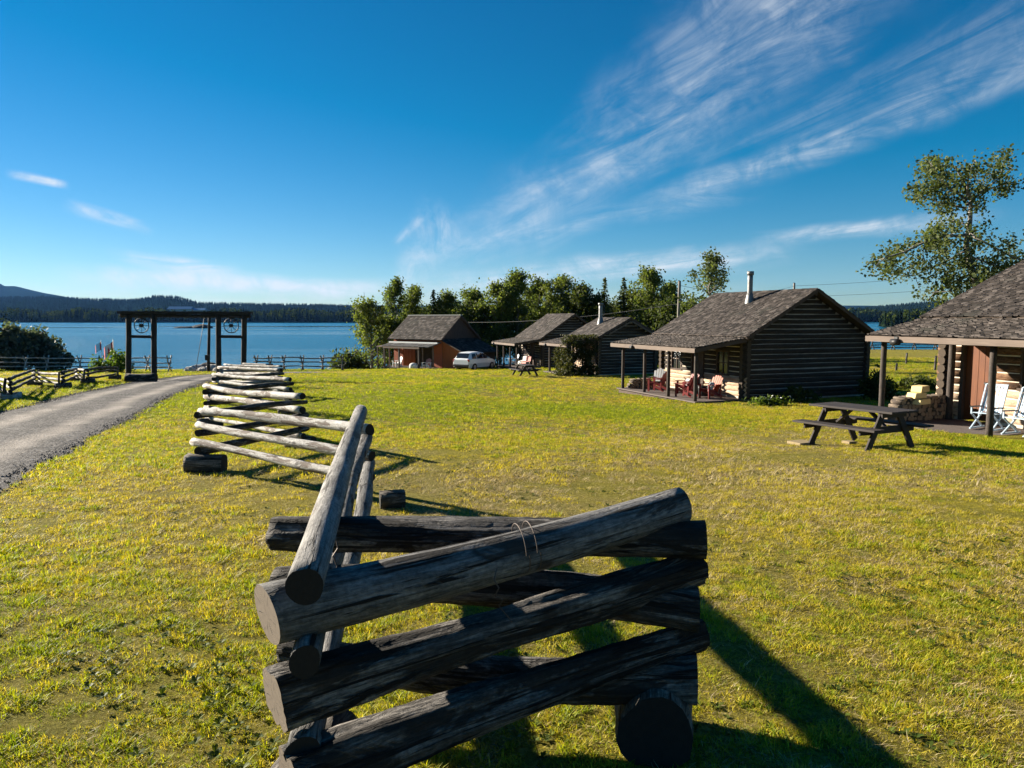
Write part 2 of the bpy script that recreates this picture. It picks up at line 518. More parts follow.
def band(az0, el0, az1, el1, wid0, wid1, amount, along, across, lo, hi, turn=0., seed=0., soft=.25):
    """cirrus streaks along a line of sky directions"""
    L = math.hypot(az1 - az0, el1 - el0)
    ca, sa = (az1 - az0) / L, (el1 - el0) / L
    da = mth(nt, 'SUBTRACT', az, az0); de = mth(nt, 'SUBTRACT', el, el0)
    p = mth(nt, 'ADD', mth(nt, 'MULTIPLY', da, ca), mth(nt, 'MULTIPLY', de, sa))
    q = mth(nt, 'SUBTRACT', mth(nt, 'MULTIPLY', de, ca), mth(nt, 'MULTIPLY', da, sa))
    f = mth(nt, 'DIVIDE', p, L)
    wd = mth(nt, 'MULTIPLY_ADD', mth(nt, 'MINIMUM', mth(nt, 'MAXIMUM', f, 0), 1.5), wid1 - wid0, wid0)
    qq = mth(nt, 'DIVIDE', q, wd)
    cw = N(nt, 'ShaderNodeCombineXYZ'); nt.links.new(p, cw.inputs[0]); nt.links.new(q, cw.inputs[1]); cw.inputs[2].default_value = seed
    warp = noise(nt, cw.outputs[0], 5, 3, .5)
    qq = mth(nt, 'ADD', qq, mth(nt, 'MULTIPLY', mth(nt, 'SUBTRACT', warp, .5), 1.6))
    m1 = mth(nt, 'SUBTRACT', 1, mth(nt, 'ABSOLUTE', qq), clamp=True)
    m1 = mth(nt, 'MULTIPLY', mth(nt, 'MULTIPLY', m1, m1), mth(nt, 'SUBTRACT', 3, mth(nt, 'MULTIPLY', m1, 2)))
    def ss(x, a, b):
        n = N(nt, 'ShaderNodeMapRange', interpolation_type='SMOOTHSTEP')
        nt.links.new(x, n.inputs[0]); n.inputs[1].default_value = a; n.inputs[2].default_value = b
        return n.outputs[0]
    m2 = mth(nt, 'MULTIPLY', ss(f, -soft * .4, soft), ss(f, 1 + soft * .4, 1 - soft))
    ct, st = math.cos(turn), math.sin(turn)
    p2 = mth(nt, 'ADD', mth(nt, 'MULTIPLY', p, ct), mth(nt, 'MULTIPLY', q, st))
    q2 = mth(nt, 'SUBTRACT', mth(nt, 'MULTIPLY', q, ct), mth(nt, 'MULTIPLY', p, st))
    cv = N(nt, 'ShaderNodeCombineXYZ')
    nt.links.new(mth(nt, 'MULTIPLY', p2, along), cv.inputs[0]); nt.links.new(mth(nt, 'MULTIPLY', q2, across), cv.inputs[1])
    cv.inputs[2].default_value = seed
    n = noise(nt, cv.outputs[0], 1, 8, .66, 1.1)
    n = ss(n, lo, hi)
    n = mth(nt, 'MULTIPLY', n, mth(nt, 'MULTIPLY_ADD', ss(noise(nt, cw.outputs[0], 16, 6, .65, .6), .32, .66), .75, .25))
    return mth(nt, 'MULTIPLY', mth(nt, 'MULTIPLY', n, amount), mth(nt, 'MULTIPLY', m1, m2))

bands = [
    band(-.10, .04, .47, .47, .06, .13, .60, 4.0, 24, .25, .80, -.22, 1.3),
    band(-.02, .10, .60, .47, .03, .08, .32, 5.0, 30, .32, .8, -.3, 14.3),
    band(.16, .145, .74, .315, .018, .055, .74, 4.5, 34, .25, .78, -.06, 3.1),
    band(.20, .19, .74, .37, .02, .05, .26, 4.0, 26, .3, .8, .05, 8.1),
    band(-.13, .085, .33, .17, .014, .032, .44, 7, 34, .32, .8, -.1, 5.5),
    band(-.14, .036, .36, .088, .026, .026, .95, 5, 44, .2, .62, 0, 7.7),
    band(.33, .102, .58, .118, .014, .016, .85, 8, 60, .2, .66, .03, 9.9),
    band(-.55, .050, -.16, .040, .018, .018, 1.15, 7, 60, .15, .55, 0, 12.2),
    band(-.50, .076, -.36, .062, .012, .014, .95, 9, 70, .2, .62, 0, 16.2),
    band(-.60, .160, -.545, .153, .008, .007, 1.1, 14, 100, .15, .6, 0, 18.4),
    band(-.545, .130, -.46, .105, .012, .012, .6, 12, 80, .25, .7, 0, 20.4),
    band(-.155, .03, -.085, .145, .03, .05, .62, 16, 24, .28, .72, .9, 22.6),
    band(-.08, .13, .13, .2, .02, .035, .34, 8, 40, .32, .78, -.1, 26.6),
    band(-.70, .018, .3, .03, .030, .026, .7, 4, 40, .25, .78, 0, 29.6),
    band(-.16, .10, -.12, .135, .008, .01, .6, 16, 60, .25, .7, .2, 33.6),
]
tot = bands[0]
for b_ in bands[1:]:
    tot = mth(nt, 'ADD', tot, b_)
tot = mth(nt, 'MINIMUM', tot, .92)
CLOUD = (5.3, 5.6, 5.85)
skc = mixc(nt, tot, _cb.outputs[0], CLOUD)
nt.links.new(skc, bg.inputs['Color'])
bg.inputs['Strength'].default_value = .0455

sl = bpy.data.lights.new('sun', 'SUN'); sl.energy = 5.0; sl.angle = R(.5); sl.color = (1, .90, .74)
so = bpy.data.objects.new('sun', sl); COL.objects.link(so)
sd = Vector((SUN_DIR.x * math.cos(SUN_EL), SUN_DIR.y * math.cos(SUN_EL), math.sin(SUN_EL)))
so.rotation_euler = sd.to_track_quat('Z', 'Y').to_euler()
so.location = sd * 60

cam = bpy.data.cameras.new('camera'); co = bpy.data.objects.new('camera', cam); COL.objects.link(co)
cam.sensor_width = 36; cam.sensor_fit = 'HORIZONTAL'; cam.lens = 36 * F / 1024
cam.clip_start = .05; cam.clip_end = 30000
co.location = (0, 0, EYE); co.rotation_euler = (math.pi / 2 - PITCH, 0, 0)
scene.camera = co
scene.view_settings.view_transform = 'Standard'; scene.view_settings.look = 'None'
scene.view_settings.gamma = 1; scene.view_settings.exposure = 1.8
scene.render.engine = 'CYCLES'
cy = scene.cycles
cy.use_denoising = True
cy.max_bounces = 6; cy.diffuse_bounces = 3; cy.glossy_bounces = 2; cy.transmission_bounces = 3; cy.volume_bounces = 0
cy.caustics_reflective = False; cy.caustics_refractive = False

# ------------------------------------------------------------------ ground
def axis(segs):
    out = []
    for a, b, st in segs:
        out += list(np.arange(a, b, st))
    return np.array(out + [segs[-1][1]])
gx = axis([(-7000, -1000, 1000), (-1000, -200, 100), (-200, -60, 10), (-60, -30, 2), (-30, 30, .4), (30, 70, 2), (70, 200, 10), (200, 1000, 100), (1000, 7000, 1000)])
gy = axis([(-200, -40, 20), (-40, -10, 3), (-10, 80, .45), (80, 150, 1.5), (150, 300, 15), (300, 1000, 100), (1000, 9000, 1000)])
XX, YY = np.meshgrid(gx, gy)
ZZ = G(XX, YY)
near = (np.abs(XX) < 40) & (YY < 120)
bmp = np.array([mnoise.noise(Vector((x * .35, y * .35, 3.1))) for x, y in zip(XX[near], YY[near])])
bm2 = np.array([mnoise.noise(Vector((x * 1.3, y * 1.3, 9.1))) for x, y in zip(XX[near], YY[near])])

# the road line (needed before bumping the ground)
ROADC = [(-1.0, -14), (-3.9, -4), (-5.9, 2.0), (-7.95, 8.2), (-9.9, 13.5), (-11.7, 18.9), (-13.6, 24.5), (-15.4, 30.5), (-16.95, 35.5), (-18.15, 40), (-18.9, 44), (-18.6, 48), (-17.0, 51.5), (-14.4, 53.5)]
def road_line(n=220):
    pts = [Vector((a, b, 0)) for a, b in ROADC]
    out = []
    for i in range(len(pts) - 1):
        p0 = pts[max(0, i - 1)]; p1 = pts[i]; p2 = pts[i + 1]; p3 = pts[min(len(pts) - 1, i + 2)]
        k = 14
        for j in range(k):
            t = j / k
            out.append(.5 * ((2 * p1) + (p2 - p0) * t + (2 * p0 - 5 * p1 + 4 * p2 - p3) * t * t + (3 * p1 - p0 - 3 * p2 + p3) * t ** 3))
    out.append(pts[-1])
    return out
RL = road_line()
RLn = np.array([(p.x, p.y) for p in RL])
def road_dist(x, y):
    x = np.asarray(x, float); y = np.asarray(y, float)
    d = np.full(x.shape, 1e9)
    for a, b in zip(RLn[:-1:2], RLn[2::2]):
        ab = b - a; L2 = ab @ ab
        t = np.clip(((x - a[0]) * ab[0] + (y - a[1]) * ab[1]) / L2, 0, 1)
        d = np.minimum(d, np.hypot(x - a[0] - t * ab[0], y - a[1] - t * ab[1]))
    return d
rd = road_dist(XX[near], YY[near])
amp = sstep(1.9, 3.2, rd)
Zb = ZZ.copy(); Zb[near] += (bmp * .035 + bm2 * .012) * amp - .03 * (1 - sstep(1.5, 2.1, rd))
ny, nx = XX.shape
vid = np.arange(nx * ny).reshape(ny, nx)
faces = np.stack([vid[:-1, :-1], vid[:-1, 1:], vid[1:, 1:], vid[1:, :-1]], -1).reshape(-1, 4)

m, nt, b = mat('lawn_ground')
co_ = N(nt, 'ShaderNodeTexCoord').outputs['Object']
big = noise(nt, co_, .22, 5, .6)
mid = noise(nt, co_, 1.4, 6, .65, .3)
fine = noise(nt, co_, 34, 7, .8, .6)
green = ramp(nt, mid, [(.3, (.16, .16, .008)), (.55, (.36, .31, .012)), (.75, (.46, .37, .03))])
dry = ramp(nt, fine, [(.32, (.05, .04, .018)), (.5, (.21, .175, .07)), (.68, (.48, .41, .22))])
f = ramp(nt, mth(nt, 'ADD', mth(nt, 'MULTIPLY', big, .6), mth(nt, 'MULTIPLY', mid, .4)), [(.44, .35), (.62, .9)])
col = mixc(nt, f, green, dry)
col = mixc(nt, 1, col, ramp(nt, fine, [(.3, .4), (.6, 1.1)]), 'MULTIPLY')
nt.links.new(col, b.inputs['Base Color']); b.inputs['Roughness'].default_value = .95; b.inputs['Specular IOR Level'].default_value = .05
bump(nt, b, mth(nt, 'ADD', fine, mth(nt, 'MULTIPLY', mid, .5)), 1.0, .07)
M['lawn'] = m
ground = mesh_np('ground', np.stack([XX, YY, Zb], -1).reshape(-1, 3), faces, 'lawn', smooth=True)
tag(ground, 'mown yellow green lawn sloping gently away towards the lake', 'lawn', kind='structure')

# road
m, nt, b = mat('gravel')
co_ = N(nt, 'ShaderNodeTexCoord').outputs['Object']
uv = N(nt, 'ShaderNodeUVMap').outputs[0]
vo = N(nt, 'ShaderNodeTexVoronoi'); vo.inputs['Scale'].default_value = 22; nt.links.new(co_, vo.inputs['Vector'])
st = noise(nt, co_, 34, 5, .75)
su = N(nt, 'ShaderNodeSeparateXYZ'); nt.links.new(uv, su.inputs[0])
tr = mth(nt, 'ABSOLUTE', mth(nt, 'SUBTRACT', mth(nt, 'ABSOLUTE', mth(nt, 'ADD', su.outputs[0], mth(nt, 'MULTIPLY', mth(nt, 'SUBTRACT', noise(nt, co_, .5, 2), .5), .5))), .8))
trk = ramp(nt, tr, [(.1, 1), (.42, 0)])
colr = ramp(nt, vo.outputs['Color'], [(.15, (.055, .051, .049)), (.5, (.115, .107, .102)), (.85, (.21, .198, .188))])
colr = mixc(nt, mth(nt, 'MULTIPLY', trk, .75), colr, (.36, .32, .28))
colr = mixc(nt, 1, colr, ramp(nt, noise(nt, co_, 1.2, 5, .6), [(.3, .62), (.7, 1.2)]), 'MULTIPLY')
colr = mixc(nt, .5, colr, ramp(nt, st, [(.3, .6), (.65, 1.2)]), 'MULTIPLY')
nt.links.new(colr, b.inputs['Base Color']); b.inputs['Roughness'].default_value = .95; b.inputs['Specular IOR Level'].default_value = .1
bump(nt, b, mth(nt, 'SUBTRACT', st, vo.outputs['Distance']), .9, .02)
M['gravel'] = m
mb = MB()
K = 11
for i, p in enumerate(RL):
    t = (RL[min(i + 1, len(RL) - 1)] - RL[max(i - 1, 0)]).normalized()
    nrm = Vector((t.y, -t.x, 0))
    wid = 1.82 + .08 * math.sin(i * .37) + random.uniform(-.06, .06)
    for k in range(K):
        u = (k / (K - 1) * 2 - 1)
        q = p + nrm * (u * wid)
        edge = 1 - abs(u) ** 6
        mb.v.append(Vector((q.x, q.y, g(q.x, q.y) + .035 * edge - .012 * (1 - edge) - .018 * math.exp(-((abs(u) * wid - .8) / .3) ** 2))))
for i in range(len(RL) - 1):
    for k in range(K - 1):
        a = i * K + k
        us = [(k / (K - 1) * 2 - 1) * 1.85, ((k + 1) / (K - 1) * 2 - 1) * 1.85]
        mb.face([a, a + 1, a + K + 1, a + K], [(us[0], i * .3), (us[1], i * .3), (us[1], i * .3 + .3), (us[0], i * .3 + .3)], 0, 0, True)
tag(mb.build('road', 'gravel'), 'grey gravel track with two pale wheel ruts running to the gate', 'road', kind='structure')

# lake
m, nt, b = mat('lake_water')
co_ = N(nt, 'ShaderNodeTexCoord').outputs['Object']
n1 = noise(nt, mapping(nt, co_, (.22, .5, 1)), 1, 5, .65)
n2 = noise(nt, mapping(nt, co_, (.0009, .0075, 1)), 1, 4, .6)
calm = ramp(nt, n2, [(.5, 1.0), (.58, .006)])
b.inputs['Base Color'].default_value = (.0, .11, .21, 1)
nt.links.new(ramp(nt, n2, [(.5, .24), (.58, .05)]), b.inputs['Roughness'])
b.inputs['IOR'].default_value = 1.33
b.inputs['Specular IOR Level'].default_value = .5
bn = N(nt, 'ShaderNodeBump'); bn.inputs['Distance'].default_value = 1.6
nt.links.new(n1, bn.inputs['Height']); nt.links.new(calm, bn.inputs['Strength'])
nt.links.new(bn.outputs[0], b.inputs['Normal'])
M['water'] = m
mb = MB()
xs = [-6500, -1500, -400, -100, 100, 400, 1500, 6500]; ysw = [48, 150, 400, 900, 1600, 4000, 8600]
for y in ysw:
    for x in xs:
        mb.v.append(Vector((x, y, LAKE)))
for j in range(len(ysw) - 1):
    for i in range(len(xs) - 1):
        a = j * len(xs) + i
        mb.face([a, a + 1, a + len(xs) + 1, a + len(xs)])
tag(mb.build('lake', 'water'), 'wide blue rippled lake below the lawn', 'lake', kind='structure')

# ------------------------------------------------------------------ far hills
SK = [(-600, 290), (-200, 287), (-60, 292), (0, 296), (48, 295), (81, 297), (127, 298.2), (142, 297.5), (157, 294.5), (178, 295), (190, 298), (200, 301), (259, 302.3), (340, 303.5), (400, 306), (520, 306), (700, 309), (820, 311), (845, 308.5), (880, 304.5), (930, 300), (1024, 296), (1200, 292), (1700, 290)]
SKx = [a for a, _ in SK]; SKy = [b for _, b in SK]
PK = [(-700, 262), (-250, 266), (-90, 274), (-40, 278), (-8, 281), (3, 282.5), (9, 286), (20, 286), (32, 289), (48, 293), (80, 299), (130, 305), (1700, 306)]
PKx = [a for a, _ in PK]; PKy = [b for _, b in PK]
pxs = np.linspace(-560, 1580, 430)
rs = np.array([1335, 1360, 1400, 1460, 1540, 1700, 1950, 2300, 2700, 3050, 3300, 3500, 3650, 3900, 4500, 5200, 5800, 6200, 6500, 6900, 7600])
def hill_z(px, r):
    px = np.asarray(px, float); r = np.asarray(r, float)
    h1 = (318 - np.interp(px, SKx, SKy)) / F * 3500 + EYE - 17
    h2 = (318 - np.interp(px, PKx, PKy)) / F * 6500 + EYE - 4
    base = -9 + 7 * sstep(1335, 1400, r) + 6 * sstep(1400, 1900, r)
    a = base + (h1 - 4) * sstep(1750, 3500, r) ** 1.15
    back = np.maximum(h1 * .55, h2 * sstep(4200, 6500, r) * 1.0)
    z = np.where(r <= 3500, a, h1 + (back - h1) * sstep(3500, 5200, r))
    z = np.where(r > 5200, np.maximum(z, h2 * sstep(4200, 6500, r)), z)
    z = np.where(r > 6600, z * (1 - .25 * sstep(6600, 7600, r)), z)
    return z
PX, RS = np.meshgrid(pxs, rs)
AX = (PX - 512) / F
HZ = hill_z(PX, RS)
jit = np.array([mnoise.noise(Vector((a * 22, r * .0031, 1.7))) for a, r in zip(AX.ravel(), RS.ravel())]).reshape(AX.shape)
HZ = HZ + jit * (6 * sstep(1700, 3000, RS)) * (RS < 3600) + jit * 8 * (RS > 5000)
vh = np.stack([AX * RS, RS, HZ], -1).reshape(-1, 3)
nh, mh = PX.shape
vid = np.arange(nh * mh).reshape(nh, mh)
fh = np.stack([vid[:-1, :-1], vid[:-1, 1:], vid[1:, 1:], vid[1:, :-1]], -1).reshape(-1, 4)
m, nt, b = mat('forested_hill')
co_ = N(nt, 'ShaderNodeTexCoord').outputs['Object']
n1 = noise(nt, co_, .035, 5, .7); n2 = noise(nt, co_, .004, 4, .6)
c = ramp(nt, mth(nt, 'ADD', mth(nt, 'MULTIPLY', n1, .6), mth(nt, 'MULTIPLY', n2, .4)), [(.35, (.003, .010, .008)), (.6, (.008, .019, .012)), (.72, (.014, .026, .014))])
nt.links.new(c, b.inputs['Base Color']); b.inputs['Roughness'].default_value = 1; b.inputs['Specular IOR Level'].default_value = 0
bump(nt, b, n1, 1, 14)
M['hill'] = m
tag(mesh_np('hills', vh, fh, 'hill', smooth=True), 'dark forested hills rising beyond the far shore', 'hills', kind='structure')

# headland at right
mb = MB()
def head_pt(px, r):
    return Vector(((px - 512) / F * r, r, 0))
hp = np.linspace(852, 1300, 40); hr = np.linspace(560, 900, 12)
def head_z(px, r):
    e = sstep(852, 900, px); q = sstep(560, 600, r) * (1 - .5 * sstep(700, 900, r))
    return -8.5 + (3.5 + 16 * sstep(880, 1150, px)) * e * q
for r in hr:
    for px in hp:
        p = head_pt(px, r); p.z = float(head_z(px, r)); mb.v.append(p)
for j in range(len(hr) - 1):
    for i in range(len(hp) - 1):
        a = j * len(hp) + i
        mb.face([a, a + 1, a + len(hp) + 1, a + len(hp)], None, 0, 0, True)
tag(mb.build('headland', 'hill'), 'low wooded headland reaching into the lake on the right', 'headland', kind='structure')

# ------------------------------------------------------------------ scatter (for uncountable stuff)
def scatter(name, pts, rot, scl, idx, protos, label, cat):
    colp = bpy.data.collections.new(name + '_sources')
    for p in protos:
        colp.objects.link(p)
    me = bpy.data.meshes.new(name)
    me.vertices.add(len(pts)); me.vertices.foreach_set('co', np.ascontiguousarray(pts, np.float32).ravel())
    a = me.attributes.new('rot', 'FLOAT_VECTOR', 'POINT'); a.data.foreach_set('vector', np.ascontiguousarray(rot, np.float32).ravel())
    a = me.attributes.new('scl', 'FLOAT_VECTOR', 'POINT'); a.data.foreach_set('vector', np.ascontiguousarray(scl, np.float32).ravel())
    a = me.attributes.new('idx', 'INT', 'POINT'); a.data.foreach_set('value', np.ascontiguousarray(idx, np.int32))
    me.update()
    ob = bpy.data.objects.new(name, me); COL.objects.link(ob)
    ng = bpy.data.node_groups.new(name, 'GeometryNodeTree')
    ng.interface.new_socket('Geometry', in_out='INPUT', socket_type='NodeSocketGeometry')
    ng.interface.new_socket('Geometry', in_out='OUTPUT', socket_type='NodeSocketGeometry')
    gi = ng.nodes.new('NodeGroupInput'); go = ng.nodes.new('NodeGroupOutput')
    ci = ng.nodes.new('GeometryNodeCollectionInfo'); ci.inputs['Collection'].default_value = colp
    ci.inputs['Separate Children'].default_value = True; ci.inputs['Reset Children'].default_value = True
    ip = ng.nodes.new('GeometryNodeInstanceOnPoints'); ip.inputs['Pick Instance'].default_value = True
    def na(nm, ty):
        n = ng.nodes.new('GeometryNodeInputNamedAttribute'); n.data_type = ty; n.inputs['Name'].default_value = nm
        return [o for o in n.outputs if o.enabled and o.name == 'Attribute'][0]
    ng.links.new(gi.outputs[0], ip.inputs['Points']); ng.links.new(ci.outputs[0], ip.inputs['Instance'])
    ng.links.new(na('idx', 'INT'), ip.inputs['Instance Index'])
    e2r = ng.nodes.new('FunctionNodeEulerToRotation'); ng.links.new(na('rot', 'FLOAT_VECTOR'), e2r.inputs[0])
    ng.links.new(e2r.outputs[0], ip.inputs['Rotation']); ng.links.new(na('scl', 'FLOAT_VECTOR'), ip.inputs['Scale'])
    ng.links.new(ip.outputs[0], go.inputs[0])
    md = ob.modifiers.new('scatter', 'NODES'); md.node_group = ng
    return tag(ob, label, cat, kind='stuff')

# low conifers for the far shore
def far_conifer(i):
    rg = np.random.default_rng(100 + i)
    v = []; f = []
    tiers = 5; seg = 7
    for t in range(tiers):
        z0 = .08 + t * .17; z1 = z0 + .30; r = (.20 - t * .032) * rg.uniform(.85, 1.15)
        o = len(v)
        for k in range(seg):
            a = 2 * math.pi * k / seg + t
            rr = r * rg.uniform(.6, 1.2)
            v.append((rr * math.cos(a), rr * math.sin(a), z0 + rg.uniform(-.04, .04)))
        v.append((0, 0, min(1, z1)))
        for k in range(seg):
            f.append((o + k, o + (k + 1) % seg, o + seg))
    f = np.array(f)
    return mesh_np('far_conifer_source', np.array(v), f, 'needle_far', rnd=rg.uniform(0, 1, len(f)), link=False)
M['needle_far'] = leaf_mat('far_needles', (.004, .010, .007), (.013, .022, .011), .05, spec=0)
M['needle_shore'] = leaf_mat('far_shore_leaves', (.02, .036, .010), (.075, .09, .022), .15, spec=0)
fc = [far_conifer(i) for i in range(5)]
def far_round(i):
    rg = np.random.default_rng(200 + i)
    n = 70
    c = rg.normal(0, 1, (n, 3)); c /= np.linalg.norm(c, axis=1)[:, None]
    c = c * np.array([.2, .2, .42]) * rg.uniform(.5, 1, (n, 1)) + np.array([0, 0, .55])
    d1 = rg.normal(0, 1, (n, 3)); d1 /= np.linalg.norm(d1, axis=1)[:, None]
    d2 = np.cross(d1, rg.normal(0, 1, (n, 3))); d2 /= np.linalg.norm(d2, axis=1)[:, None]
    s = rg.uniform(.05, .1, (n, 1))
    v = np.concatenate([c + d1 * s, c + d2 * s, c - d1 * s, c - d2 * s], 1).reshape(-1, 3)
    return mesh_np('far_tree_source', v, np.arange(n * 4).reshape(-1, 4), 'needle_shore', rnd=rg.uniform(0, 1, n), link=False)
fr = [far_round(i) for i in range(3)]
def far_pts():
    pts = []; sc = []; ix = []
    n = 5200
    px = NP.uniform(-330, 1350, n); r = 1345 + NP.uniform(0, 1, n) ** 1.3 * 190
    h = NP.uniform(15, 24, n) * (1 + .15 * np.sin(px * .09))
    pts.append(np.stack([(px - 512) / F * r, r, np.maximum(hill_z(px, r), LAKE) - .5], 1)); sc.append(h); ix.append(np.where(NP.random(n) < .55, NP.integers(0, 5, n), NP.integers(5, 8, n)))
    n = 21000
    px = NP.uniform(-330, 1350, n); r = 1550 + NP.uniform(0, 1, n) ** .75 * 2050
    pts.append(np.stack([(px - 512) / F * r, r, hill_z(px, r) - 1], 1)); sc.append(NP.uniform(9, 17, n)); ix.append(NP.integers(0, 5, n))
    n = 900
    px = 862 + NP.uniform(0, 1, n) * 430; r = NP.uniform(590, 800, n)
    z = head_z(px, r)
    ok = z > LAKE - .2
    pts.append(np.stack([(px - 512) / F * r, r, z - .3], 1)[ok]); sc.append(NP.uniform(8, 15, n)[ok]); ix.append(np.where(NP.random(n) < .7, NP.integers(0, 5, n), NP.integers(5, 8, n))[ok])
    return np.concatenate(pts), np.concatenate(sc), np.concatenate(ix)
fp, fs, fi = far_pts()
rot = np.zeros((len(fp), 3)); rot[:, 2] = NP.uniform(0, 6.28, len(fp))
scatter('far_forest', fp, rot, np.stack([fs * NP.uniform(.8, 1.25, len(fs)), fs * NP.uniform(.8, 1.25, len(fs)), fs], 1), fi, fc + fr,
        'dense conifer forest covering the far shore and hills', 'forest')

# far lodge with blue roof, rock islet
px0 = 186
r0 = 1420
e = thing('far_lodge', 'tiny blue roofed lodge among trees on the far shore', 'building', ((px0 - 512) / F * r0, r0, 11))
mb = MB().box((-6, 0, 2), (44, 14, 12)); mb.box((30, 2, 1), (22, 12, 10)); mb.build('wall', 'far_wall', e)
mb = MB().prism([(-8.5, 8), (8.5, 8), (0, 13)], -30, 17)
o = mb.build('roof', 'blue_roof', e); o.rotation_euler = (0, 0, R(-90))
mb = MB().prism([(-7.5, 6), (7.5, 6), (0, 10)], 18.5, 42)
o = mb.build('roof', 'blue_roof', e); o.rotation_euler = (0, 0, R(-90)); o.location = (0, 2, 0)
e = bpy.data.objects
mb = MB()
for k, (ox, rx, rz) in enumerate(((0, 9, 3.2), (-16, 8, 1.3), (-9, 6, 1.6))):
    o = len(mb.v); seg = 14
    for j in range(4):
        f_ = j / 3
        for i in range(seg):
            a = 2 * math.pi * i / seg
            q = (1 - f_ ** 2 * .9) * random.uniform(.85, 1.1)
            mb.v.append(Vector((ox + rx * q * math.cos(a), rx * .5 * q * math.sin(a), -1 + (rz + 1) * f_ ** .6)))
    for j in range(3):
        for i in range(seg):
            i2 = (i + 1) % seg
            mb.face([o + j * seg + i, o + j * seg + i2, o + (j + 1) * seg + i2, o + (j + 1) * seg + i])
    mb.face([o + 3 * seg + i for i in range(seg)])
tag(mb.build('islet', 'islet', loc=((203 - 512) / F * 560, 560, LAKE)), 'low dark islet on the lake seen through the gate', 'islet', kind='structure')

# ------------------------------------------------------------------ zigzag log fence in front
base = Vector((-.7, 2.4, g(-.7, 2.4)))
fence = thing('zigzag_log_fence', 'zigzag stacked log fence from the near foreground up the lawn to the gate', 'fence', base)
def rail(p0, p1, r0, r1, mats=('rail', 'rail_end'), parent=None, org=None, wob=.10, bend=.05, seg=14, ring=.12, name='rail', label=None, rough=.05, skew=0):
    org = base if org is None else org
    mb = MB(); mb.log(Vector(p0) - org, Vector(p1) - org, r0, r1, seg, ring, wob, bend, rough=rough, skew=skew)
    o = mb.build(name, list(mats), parent or fence)
    if label: o['label'] = label
    return o
DK = ('rail_dark', 'rail_end_dark'); MD = ('rail_mid', 'rail_end'); MDK = ('rail_mid', 'rail_end_dark'); WH = ('rail_white', 'rail_end_dark'); RL_ = ('rail', 'rail_end_dark')
# panel from the left joint to the right joint
rail(P(267, 616, 2.30), P(681, 504, 2.88), .100, .074, MD, seg=28, ring=.05, wob=.035, rough=.02, skew=.32, label='smooth grey top rail wrapped with wire')
rail(P(274, 700, 2.28), P(699, 566, 2.86), .099, .060, ('rail_dark', 'rail_end'), skew=.32, seg=34, ring=.03, wob=.06, rough=.27)
rail(P(290, 780, 2.24), P(702, 634, 2.84), .094, .060, ('rail_dark', 'rail_end'), skew=.32, seg=34, ring=.03, wob=.06, rough=.27)
# bracing panel behind
rail(P(276, 532, 3.15), P(706, 541, 2.80), .080, .078, DK, seg=28, ring=.04, wob=.06, rough=.15)
rail(P(277, 584, 3.15), P(699, 612, 2.78), .078, .090, DK, seg=28, ring=.04, wob=.06, rough=.15)
rail(P(284, 648, 3.12), P(697, 679, 2.76), .070, .088, DK, seg=28, ring=.04, wob=.06, rough=.15)
# blocks
def lying_block(p, d, L, r, mats=('stump', 'rail_end_dark'), parent=None, org=None, label=None):
    d = Vector(d).normalized()
    o = rail(p - d * L / 2, p + d * L / 2, r, r * .96, mats, parent, org, wob=.1, bend=0, seg=22, ring=.08, name='block')
    if label: o['label'] = label
pb = P(650, 745, 2.85); lying_block(Vector((pb.x, pb.y, g(pb.x, pb.y) + .15)), (-.19, -1, 0), .42, .165, label='thick round block end facing the lawn corner')
pa = P(300, 800, 2.35); lying_block(Vector((pa.x - .02, pa.y + .1, g(pa.x, pa.y) + .1)), (.2, 1, 0), .5, .11)
# joint-to-joint panels going back; joints: (px of top, py of top, Y)
def joint(px, Y):
    x = P(px, 400, Y).x
    return Vector((x, Y, g(x, Y)))
A_, C_ = P(304, 586, 2.12), P(361, 411, 7.75)
rail(A_, C_, .058, .070, RL_, seg=20, ring=.1, wob=.03, bend=.015, label='long pale round top rail pointing at the camera')
rail(P(307, 664, 2.2), P(366, 437, 7.8), .052, .062, MDK, seg=16, ring=.12)  # darker grey paints the shadow on the two lower rails
rail(P(301, 752, 2.25), P(370, 463, 7.85), .055, .065, MDK, seg=16, ring=.12)
jc = joint(381, 7.55)
lying_block(jc + Vector((.12, -.1, .1)), (1, .25, 0), .26, .10)
jd = joint(203, 9.95)
lying_block(jd + Vector((.06, -.12, .13)), (.93, .1, 0), .5, .155, label='dark stump block under the left corner of the second panel')
rail(P(200.5, 411.5, 9.9), P(370, 430.5, 7.6), .050, .060, WH, label='bleached white rail')
rail(P(198, 424.5, 9.9), P(372, 455.5, 7.6), .048, .056, WH, label='bleached white rail')
rail(P(194, 441.5, 9.85), P(372, 478.5, 7.6), .055, .054, WH, wob=.12, label='bleached white rail with peeling bark')
# the rest: alternate joints
JT = [(203, 9.95), (299, 12.3), (209, 15.6), (288, 18.6), (217, 21.6), (280, 24.9), (222, 27.8), (281, 31.0), (228, 33.8), (272, 36.2), (246, 38.3)]
js = [joint(a, b) for a, b in JT]
for i in range(len(js) - 1):
    p, q = js[i], js[i + 1]
    right = (i % 2 == 0)
    d = (q - p); d.z = 0; d.normalize()
    for k in range(4 if i else 4):
        zz = .21 + k * .235 + (.11 if right else 0)
        if zz > 1.0: continue
        r = random.uniform(.045, .064)
        ms = DK if right else WH
        if i > 3 and random.random() < .3: ms = RL_
        rail(p - d * .14 + Vector((0, 0, zz + random.uniform(-.02, .02))), q + d * .22 + Vector((0, 0, zz + random.uniform(-.02, .02))), r, r * random.uniform(.8, 1), ms, seg=10, ring=.25)
    lying_block(q + Vector((0, 0, .09)), (d.y, -d.x, 0), .5, .12)
